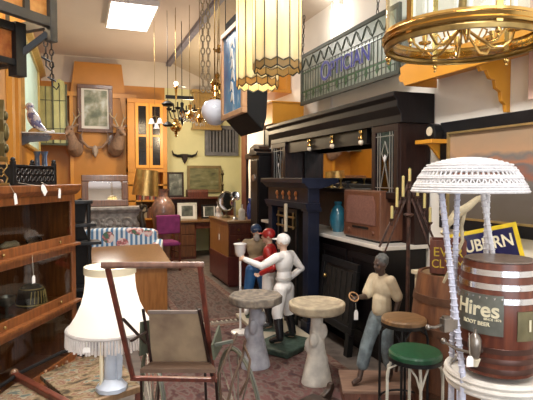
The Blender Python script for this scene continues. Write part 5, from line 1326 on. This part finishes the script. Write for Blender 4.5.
# ---- small stand, brass shade lamp with figure base
a = P(143, 194, T=7.85)
st = tag(G().lathe([(0, 0), (.16, 0), (.15, .03), (.03, .06), (.03, .55), (.17, .60), (.18, .63), (0, .63)], 20).build('pedestal_table', OAK_D, loc=(a.x-.02, a.y, 0)), 'dark round pedestal table under the brass shaded lamp', 'table')
bl = thing('brass_lamp', 'lamp with hammered brass drum shade and dark figural base', 'lamp', (a.x-.02, a.y, .63))
z0, z1 = P(143, 195, T=8).z-.63, P(143, 170, T=8).z-.63
M = rotm('Y', 5)
G().lathe([(.20, z0), (.165, z1), (.16, z1), (.195, z0)], 32, M=M).build('lamp_shade', mat('hammered_brass', (.55, .36, .13), .35, .9, scale=18, var=.25, bump=.3), bl)
g = G().lathe([(0, 0), (.085, 0), (.08, .03), (.04, .05), (0, .06)], 16).tube([(0, 0, .05), (.015, 0, .15), (-.01, 0, .27), (0, 0, .36)], [.045, .05, .045, .03], 12).ell((0, 0, .43), (.04, .04, .05)).tube([(.0, 0, .33), (.08, -.01, .36), (.06, 0, .46)], [.02, .018, .014], 8).tube([(0, 0, .33), (-.07, -.01, .27), (-.05, 0, .2)], [.02, .018, .014], 8)
voxel(g, 'figural_base', mat('dark_bronze', (.07, .055, .04), .35, .6), bl, .01, 2)
G().tube([(0, 0, .45), (0, 0, z0+.12)], .008, 6).build('stem', BRASS_D, bl)
# ---- tall vase on the floor
a = P(163, 189, T=8.6)
H_ = a.z
bottle('floor_vase', (a.x, a.y, 0), H_, .20, mat('rose_brown_vase', (.26, .13, .09), .35, scale=14, col2=(.13, .07, .055), coat=.3), 'tall rose-brown patterned floor vase beside the brass shaded lamp', 'vase', [(0, 0), (.5, 0), (.55, .05), (.5, .15), (.75, .45), (1, .68), (.98, .78), (.7, .86), (.40, .90), (.36, .96), (.50, 1), (.42, 1)])
# ---- purple chair
a = P(168, 215, T=8.05)
pc = thing('side_chair', 'dark wooden side chair with magenta velvet back', 'chair', (a.x, a.y, 0), math.radians(10))
MAG = mat('magenta_velvet', (.26, .035, .16), .9, scale=12, var=.3)
zb = a.z
G().box(-.20, .20, -.02, .02, zb-.30, zb).build('back_cushion', MAG, pc, .02, 3)
G().box(-.21, .21, -.02, .40, .42, .48).build('seat', MAG, pc, .02, 3)
for sx in (-.19, .19):
    G().bar((sx, -.0, 0), (sx, .0, zb-.02), .035).build('leg', MAHOG, pc, .004)
    G().bar((sx, .38, 0), (sx, .38, .43), .035).build('leg', MAHOG, pc, .004)
G().bar((-.19, 0, .2), (.19, 0, .2), .02).bar((-.19, 0, .3), (-.19, .38, .3), .02).bar((.19, 0, .3), (.19, .38, .3), .02).build('stretcher', MAHOG, pc)
# ---- striped floral sofa
a, b = P(76, 230, T=7.35), P(158, 227, T=7.55)
sf = thing('sofa', 'blue and white striped sofa with pink roses behind the oak table', 'sofa', ((a.x+b.x)/2, (a.y+b.y)/2, 0), math.atan2(b.y-a.y, b.x-a.x))
w = (b-a).length/2; zs = a.z
def sofa_mat():
    m, nt, bs = nodes('striped_rose_fabric'); N, Lk = nt.nodes, nt.links
    tc = N.new('ShaderNodeTexCoord'); wv_ = N.new('ShaderNodeTexWave'); wv_.inputs['Scale'].default_value = 4.6; wv_.bands_direction = 'X'
    Lk.new(tc.outputs['Object'], wv_.inputs['Vector'])
    cr = N.new('ShaderNodeValToRGB'); cr.color_ramp.interpolation = 'CONSTANT'; e = cr.color_ramp.elements
    e[0].position = 0; e[0].color = (.10, .22, .38, 1); e[1].position = .5; e[1].color = (.72, .76, .78, 1)
    Lk.new(wv_.outputs['Fac'], cr.inputs[0])
    vo = N.new('ShaderNodeTexVoronoi'); vo.inputs['Scale'].default_value = 4.2; Lk.new(tc.outputs['Object'], vo.inputs['Vector'])
    lt_ = N.new('ShaderNodeMath'); lt_.operation = 'LESS_THAN'; lt_.inputs[1].default_value = .36; Lk.new(vo.outputs['Distance'], lt_.inputs[0])
    nz = N.new('ShaderNodeTexNoise'); nz.inputs['Scale'].default_value = 16; Lk.new(tc.outputs['Object'], nz.inputs['Vector'])
    c2 = N.new('ShaderNodeValToRGB'); e = c2.color_ramp.elements; e[0].position = .4; e[0].color = (.08, .16, .10, 1); e[1].position = .6; e[1].color = (.75, .60, .55, 1)
    k = e.new(.5); k.color = (.50, .12, .14, 1)
    Lk.new(nz.outputs['Fac'], c2.inputs[0])
    mx = N.new('ShaderNodeMixRGB'); Lk.new(lt_.outputs[0], mx.inputs[0]); Lk.new(cr.outputs[0], mx.inputs[1]); Lk.new(c2.outputs[0], mx.inputs[2])
    Lk.new(mx.outputs[0], bs.inputs['Base Color']); bs.inputs['Roughness'].default_value = .85; return m
SF = sofa_mat()
prof = [(-w, .3), (-w, zs-.05), (-w+.05, zs-.01), (-w*.5, zs+.015), (0, zs+.02), (w*.5, zs+.015), (w-.05, zs-.01), (w, zs-.05), (w, .3)]
G().prism(prof, -.10, .10, 'y').build('backrest', SF, sf, .035, 3)
G().box(-w, w, -.75, -.08, .12, .44).build('seat_base', SF, sf, .03, 3)
for s in (-1, 1): G().prism([(-.78, .12), (-.78, .5), (-.70, .56), (.0, .6), (.0, .12)], s*w-.07, s*w+.07, 'x').build('armrest', SF, sf, .03, 3)
for s in (-1, 1): G().box(s*w*.5-w*.47, s*w*.5+w*.47, -.74, -.12, .44, .52).build('seat_cushion', SF, sf, .03, 3)
for sx in (-1, 1):
    for y in (-.7, .02): G().bar((sx*(w-.05), y, 0), (sx*(w-.05), y, .13), .05).build('leg', OAK_D, sf)
# ---- oak library table/desk
zt = .64
c0, c1, c2, c3 = P(84, 247.5, Z=zt), P(159, 243.5, Z=zt), P(171, 261.5, Z=zt), P(60, 268, Z=zt)
c3 = c2+(c0-c1)*1.0
tb = thing('oak_desk', 'large golden oak library table with solid rounded end panel', 'table', ((c0.x+c2.x)/2, (c0.y+c2.y)/2, 0))
O = tb.location.copy(); O.z = 0
g = G().prism([((p-O).x, (p-O).y) for p in (c0, c1, c2, c3)], zt-.045, zt, 'z'); g.build('table_top', GOLDOAK, tb, .008)
ins = lambda p, f=.93: ((p-O).x*f, (p-O).y*f)
G().prism([ins(c0), ins(c1), ins(c2), ins(c3)], .05, zt-.045, 'z').build('pedestal_body', wood('oak_panel', (.36, .15, .04), (.24, .09, .022), .3, .3), tb, .01)
G().prism([ins(c0, .9), ins(c1, .9), ins(c2, .9), ins(c3, .9)], 0, .05, 'z').build('plinth', OAK_D, tb)
# ---- orange bookcase in the back wall
a, b = P(126, 100, Y=10.1), P(166, 245, Y=10.1)
ob = thing('bookcase', 'tall orange bookcase with glazed upper doors in the back wall', 'bookcase', ((a.x+b.x)/2, 10.0, 0))
w = (b.x-a.x)/2; z1 = P(140, 103, Y=9.85).z; zm = P(140, 168, Y=9.85).z
g = G().box(-w, w, .30, .34, 0, z1+.05).box(-w, -w+.14, -.14, .30, 0, z1+.05).box(w-.08, w, -.14, .3, 0, z1+.05).box(-w, w, -.16, .3, z1, z1+.08).box(-w, w, -.15, .3, zm-.08, zm)
for z in (.0, .35, .7, 1.05, 1.35): g.box(-w, w, -.14, .3, z, z+.03)
for z in (zm+.35, zm+.8): g.box(-w, w, -.05, .3, z, z+.025)
g.build('case', ORANGE, ob, .003)
xm = (-w+.14+w-.08)/2; hw_ = (w-.08+w-.14)/2
for s in (0, 1):
    x0 = xm-hw_ if s == 0 else xm+.003; x1 = xm-.003 if s == 0 else xm+hw_
    d = G().frame(x0, x1, zm, z1, .055, -.17, -.145, 'y').box(x0+.05, x1-.05, -.17, -.145, (zm+z1)/2-.02, (zm+z1)/2+.02).build('glazed_door', ORANGE_L, ob, .003)
    G().box(x0+.05, x1-.05, -.160, -.156, zm+.05, z1-.05).build('pane', glass('grey_case_glass', (.36, .34, .32), .92, .2), d)
    G().ell((x1-.03 if s == 0 else x0+.03, -.18, zm+.4), .014).build('knob', BRASS_D, d)
cols = [(.20, .07, .03), (.12, .05, .03), (.05, .05, .06), (.35, .28, .18), (.10, .10, .07), (.28, .05, .03)]
bm_ = [mat('book_cloth_%s' % n, c, .7) for n, c in zip(('rust', 'umber', 'slate', 'buff', 'olive', 'crimson'), cols)]
names = ('rust', 'umber', 'slate', 'buff', 'olive', 'crimson')
for row, z in enumerate((1.08, .73)):
    x = -w+.17; i = 0
    while x < w-.14:
        t_ = random.uniform(.025, .045); hgt = random.uniform(.17, .24); k = random.randrange(6)
        o = G().box(0, t_, -.02, .14, 0, hgt).build('book', bm_[k], loc=(ob.location.x+x, 9.98, z), bevel=.003)
        tag(o, 'closed old book on the %s open shelf of the orange bookcase' % ('upper', 'lower')[row], 'book', 'books on the %s open shelf of the bookcase' % ('upper', 'lower')[row]); x += t_+.002; i += 1
# ---- back desk with gallery shelf
a, b = P(169, 200, Y=9.75), P(233, 200, Y=9.75)
x0, x1 = a.x, b.x; zt = P(200, 197, Y=9.75).z; zd = P(200, 219.5, Y=9.4).z
dk = thing('writing_desk', 'long dark desk with raised shelf against the yellow wall', 'desk', ((x0+x1)/2, 9.8, 0))
w = (x1-x0)/2
G().box(-w, w, -.12, .30, zt-.035, zt).box(-w, -w+.05, -.10, .30, zd, zt).box(w-.05, w, -.10, .30, zd, zt).box(-w, w, .27, .30, zd, zt).build('gallery', MAHOG, dk, .004)
G().box(-w, w, -.55, .30, zd-.04, zd).build('desk_top', wood('desk_top', (.26, .13, .05)), dk, .005)
for s in (-1, 1):
    d = G().box(min(s*w, s*(w-.42)), max(s*w, s*(w-.42)), -.50, .28, 0, zd-.04).build('pedestal', MAHOG, dk, .004)
    for k in range(3):
        z = .05+k*(zd-.1)/3; q = G().box(s*(w-.21)-.18, s*(w-.21)+.18, -.52, -.50, z, z+(zd-.14)/3).build('drawer', OAK_D, d, .003)
G().box(-w+.4, w-.4, -.5, -.48, zd-.16, zd-.04).build('apron', MAHOG, dk)
def picture(px0, py0, px1, py1, Y, mt, fm, label, fw=.03, mat_=None, lean=0, nm='framed_picture', zbase=None):
    a, b = P(px0, py0, Y=Y), P(px1, py1, Y=Y); w = (b.x-a.x)/2; zb = b.z if zbase is None else zbase; h = a.z-zb
    t = thing(nm, label, 'picture', ((a.x+b.x)/2, Y, zb), rot=(math.radians(-lean), 0, 0))
    G().frame(-w, w, 0, h, fw, -.015, .015, 'y').build('frame', fm, t, .003)
    if mat_:
        G().box(-w+fw, w-fw, -.005, .01, fw, h-fw).build('mat_board', mat_, t)
        m = min(w, h)*.42; G().box(-w+m, w-m, -.009, -.005, m*.75, h-m*.7).build('print', mt, t)
    else: G().box(-w+fw, w-fw, -.005, .01, fw, h-fw).build('canvas', mt, t)
    return t
MB = MATS['mat_board']
DKP = ramp_mat('dark_print', [(.35, (.03, .035, .03)), (.55, (.10, .11, .09)), (.7, (.30, .30, .26))], .4, 8)
FIELD = ramp_mat('meadow_canvas', [(.3, (.05, .05, .03)), (.45, (.14, .14, .06)), (.58, (.20, .19, .09)), (.7, (.28, .27, .16))], .5, 4, (1, 1, 3))
picture(177.5, 203, 197, 219, 9.55, DKP, mat('pale_frame', (.66, .64, .56), .5), 'small picture in white frame standing on the back desk', .03, MB, 5, zbase=zd)
picture(201.5, 204.5, 217, 219, 9.58, DKP, BLACK, 'small dark framed picture standing on the back desk', .035, MB, 5, zbase=zd)
picture(167.5, 172, 184, 197, 9.80, DKP, EBROWN, 'dark upright picture on the desk shelf beside the bookcase', .035, None, 4, zbase=zt)
picture(187, 165.5, 221, 192, 10.30, FIELD, mat('dull_gold_frame', (.27, .20, .09), .5, .4), 'wide meadow landscape in dull gold frame on yellow wall', .055)
a = P(197.5, 197, Y=9.75)
cb_ = thing('small_chest', 'low brown lidded chest on the desk shelf below the meadow landscape', 'chest', (a.x, 9.8, zt))
G().box(-.2, .2, -.11, .11, 0, .10).build('chest_body', MAHOG, cb_, .005); G().prism([(-.11, .10), (.11, .10), (.09, .145), (-.09, .145)], -.2, .2, 'x').build('lid', MAHOG, cb_, .005)
a = P(222, 197, Y=9.8)
cn = bottle('candlestick', (a.x, 9.75, zt), .52, .07, BRONZE, 'tall dark candlestick on the desk shelf right end', 'candlestick', [(0, 0), (1, 0), (.9, .05), (.3, .1), (.25, .4), (.4, .45), (.2, .5), (.2, .8), (.5, .86), (.3, .9), (.2, 1), (0, 1)])
a = P(219.5, 219, Y=9.35)
bottle('blue_jar', (a.x, 9.38, zd), .28, .085, mat('blue_grey_jar', (.20, .30, .42), .3, coat=.3), 'blue-grey double gourd jar on the back desk', 'jar', [(0, 0), (.8, 0), (1, .22), (.8, .42), (.5, .52), (.7, .7), (.6, .85), (.35, .92), (.35, 1), (0, 1)])
# ---- items on yellow wall
c = P(184.5, 157, Y=10.33)
hn = thing('bull_horns', 'dark bull skull with wide upturned horns on the yellow wall', 'horns', c)
g = G().prism([(-.07, .06), (.07, .06), (.05, -.05), (0, -.14), (-.05, -.05)], -.06, .02, 'y'); g.build('skull_plate', EBROWN, hn, .012)
for s in (-1, 1): G().tube([(s*.05, -.02, .03), (s*.15, -.03, .02), (s*.23, -.04, .05), (s*.26, -.05, .13)], [.03, .028, .02, .004], 10).build('horn', BLACK, hn)
a, b = P(193, 91, Y=10.2), P(220, 129, Y=10.2)
wc_ = thing('wall_cabinet', 'pale oak hanging wall cabinet with panelled door above the barred window', 'cabinet', ((a.x+b.x)/2, 10.25, b.z))
w, h = (b.x-a.x)/2, a.z-b.z; PO = wood('pale_oak', (.42, .27, .09), (.28, .17, .05))
G().box(-w, w, -.10, .10, 0, h).box(-w-.03, w+.03, -.13, .10, h-.03, h+.03).box(-w-.02, w+.02, -.12, .1, -.03, .02).build('case', PO, wc_, .004)
d = G().frame(-w+.05, w-.05, .05, h-.05, .07, -.125, -.10, 'y').box(-w+.12, w-.12, -.112, -.10, .12, h-.12).build('door', PO, wc_, .003)
a, b = P(205, 125, Y=10.30), P(238.5, 156, Y=10.30)
bw_ = thing('barred_window', 'grey framed barred shutter leaning high on the yellow wall', 'shutter', ((a.x+b.x)/2, 10.32, b.z))
w, h = (b.x-a.x)/2, a.z-b.z
GW = mat('grey_weathered_frame', (.17, .17, .19), .6)
G().frame(-w, w, 0, h, .075, -.03, .03, 'y').build('frame', GW, bw_, .003)
for k in range(8):
    x = -w+.11+k*(2*w-.22)/7; G().box(x-.018, x+.018, -.015, .015, .07, h-.07).build('bar', GW, bw_)
G().box(-w+.07, w-.07, .018, .026, .07, h-.07).build('backing', mat('dark_backing', (.03, .027, .025), .6), bw_)
# ---- dressers along the right wall at the back
ch = thing('dresser', 'red-brown dresser with orange side stacked on a dark red chest', 'dresser', (2.24, 7.2, 0))
G().box(-.36, .36, -.52, .52, .04, .42).box(-.33, .36, -.48, .48, 0, .04).build('lower_chest', mat('dark_red_chest', (.13, .025, .02), .4, coat=.3), ch, .006)
G().box(-.34, .36, -.50, .50, .42, .88).build('upper_case', MAHOG, ch, .004); G().box(-.352, -.34, -.50, .50, .42, .88).build('orange_side', wood('orange_pine', (.42, .20, .06), (.30, .13, .035)), ch)
G().box(-.37, .37, -.53, .53, .88, .91).build('top', wood('desk_top', (.26, .13, .05)), ch, .004)
for k in range(3):
    z = .45+k*.14; d = G().box(-.32, .34, -.515, -.50, z, z+.125).build('drawer', MAHOG, ch, .003)
    for x in (-.2, .22): G().lathe([(0, 0), (.018, 0), (.014, .02), (0, .02)], 10, (x, -.515, z+.06), rotm('X', 90)).build('knob', BRASS_D, d)
price_tag(V((1.874, 7.1, .80)), V((1.872, 7.1, .70)), 'paper price tag on the orange side of the back dresser', .025, .09, 0, math.pi/2)
hs = thing('mirror_hutch', 'carved dark hall mirror cabinet with arched crest on the dresser', 'mirror cabinet', (2.46, 7.2, .91))
G().box(-.10, .14, -.42, .42, 0, .06).box(.06, .14, -.42, .42, .06, .90).build('case', EBROWN, hs, .004)
G().prism([(-.46, .88), (-.44, .96), (-.25, .97), (-.2, 1.05), (0, 1.09), (.2, 1.05), (.25, .97), (.44, .96), (.46, .88)], -.02, .14, 'x').build('crest', EBROWN, hs, .006)
for y in (-.40, -.12, .12, .40): G().lathe([(0, .06), (.025, .06), (.018, .15), (.026, .45), (.018, .75), (.026, .88), (0, .88)], 10, (0, y, 0)).build('column', EBROWN, hs)
G().box(.048, .056, -.36, .36, .12, .84).build('mirror_glass', MIRROR, hs)
BLV = mat('cobalt_vase', (.04, .07, .30), .15, coat=.5)
bottle('cobalt_vase', (2.30, 6.98, .91), .30, .05, BLV, 'slim cobalt blue vase in front of the hall mirror', 'vase', [(0, 0), (.7, 0), (1, .3), (.7, .65), (.35, .8), (.5, 1), (.4, 1)])
ov = thing('oval_mirror', 'oval silver dressing mirror on stand atop the dresser', 'mirror', (2.05, 7.35, .91), math.radians(-15))
G().lathe([(0, 0), (.07, 0), (.06, .02), (.012, .04), (.012, .10), (0, .10)], 14).build('foot', BRONZE, ov)
G().torus((0, 0, .24), .12, .015, rotm('X', 80), 28, 7, sy=1.2).build('oval_frame', BRONZE, ov); G().lathe([(0, -.004), (.115, -.004), (.115, .004), (0, .004)], 28, (0, 0, .24), rotm('X', 80), sy=1.2).build('mirror_glass', MIRROR, ov)
dl = thing('bust_figurine', 'small pale bust ornament at the left end of the dresser top', 'ornament', (2.0, 7.6, .91))
voxel(G().lathe([(0, 0), (.06, 0), (.05, .03), (.03, .06), (0, .06)], 14).tube([(0, 0, .05), (0, 0, .13), (0, 0, .17)], [.04, .05, .02], 10).ell((0, 0, .21), (.03, .035, .042)), 'bust', MARBLE, dl, .008, 2)
sl = thing('silver_lamp', 'little silver candle lamp with tilted reflector on the dresser', 'lamp', (2.08, 7.0, .91))
G().lathe([(0, 0), (.05, 0), (.04, .02), (.012, .04), (.012, .25), (0, .26)], 14).build('stem', mat('tarnished_silver', (.35, .35, .34)), sl); G().lathe([(0, 0), (.05, .01), (.07, .04), (.066, .045), (0, .01)], 20, (0, 0, .32), rotm('X', 70)).build('reflector', STEEL, sl)
bottle('glass_decanter', (2.14, 6.86, .91), .22, .05, GCR, 'clear cut glass decanter at the near edge of the dresser', 'decanter')
ar = thing('armoire', 'tall dark armoire with arched top at the far end of back bar', 'wardrobe', (2.42, 6.46, 0))
G().box(-.22, .20, -.16, .16, .06, 1.80).box(-.24, .2, -.18, .18, 0, .06).build('case', EBONY, ar, .006)
G().prism([(-.18, 1.80), (-.18, 1.83), (-.10, 1.85), (-.05, 1.89), (.05, 1.89), (.10, 1.85), (.18, 1.83), (.18, 1.80)], -.26, .2, 'x').build('crest', EBONY, ar, .006)
d = G().box(-.235, -.22, -.14, .14, .12, 1.74).build('door', EBONY, ar, .004)
G().lathe([(0, 0), (.05, 0), (.045, .015), (0, .02)], 18, (-.235, 0, 1.50), rotm('Y', -90), sy=1.5).build('oval_boss', mat('silvered_boss', (.30, .27, .25), .25, .6), d)
c = P(267, 140, X=XR-.02)
picture_r = thing('framed_picture', 'tiny dark framed picture on the white wall above the armoire', 'picture', (XR-.02, c.y, c.z-.09))
G().frame(-.11, .11, 0, .30, .025, -.015, .01).build('frame', BLACK, picture_r, .003); G().box(-.005, .005, -.09, .09, .02, .28).build('canvas', DKP, picture_r)
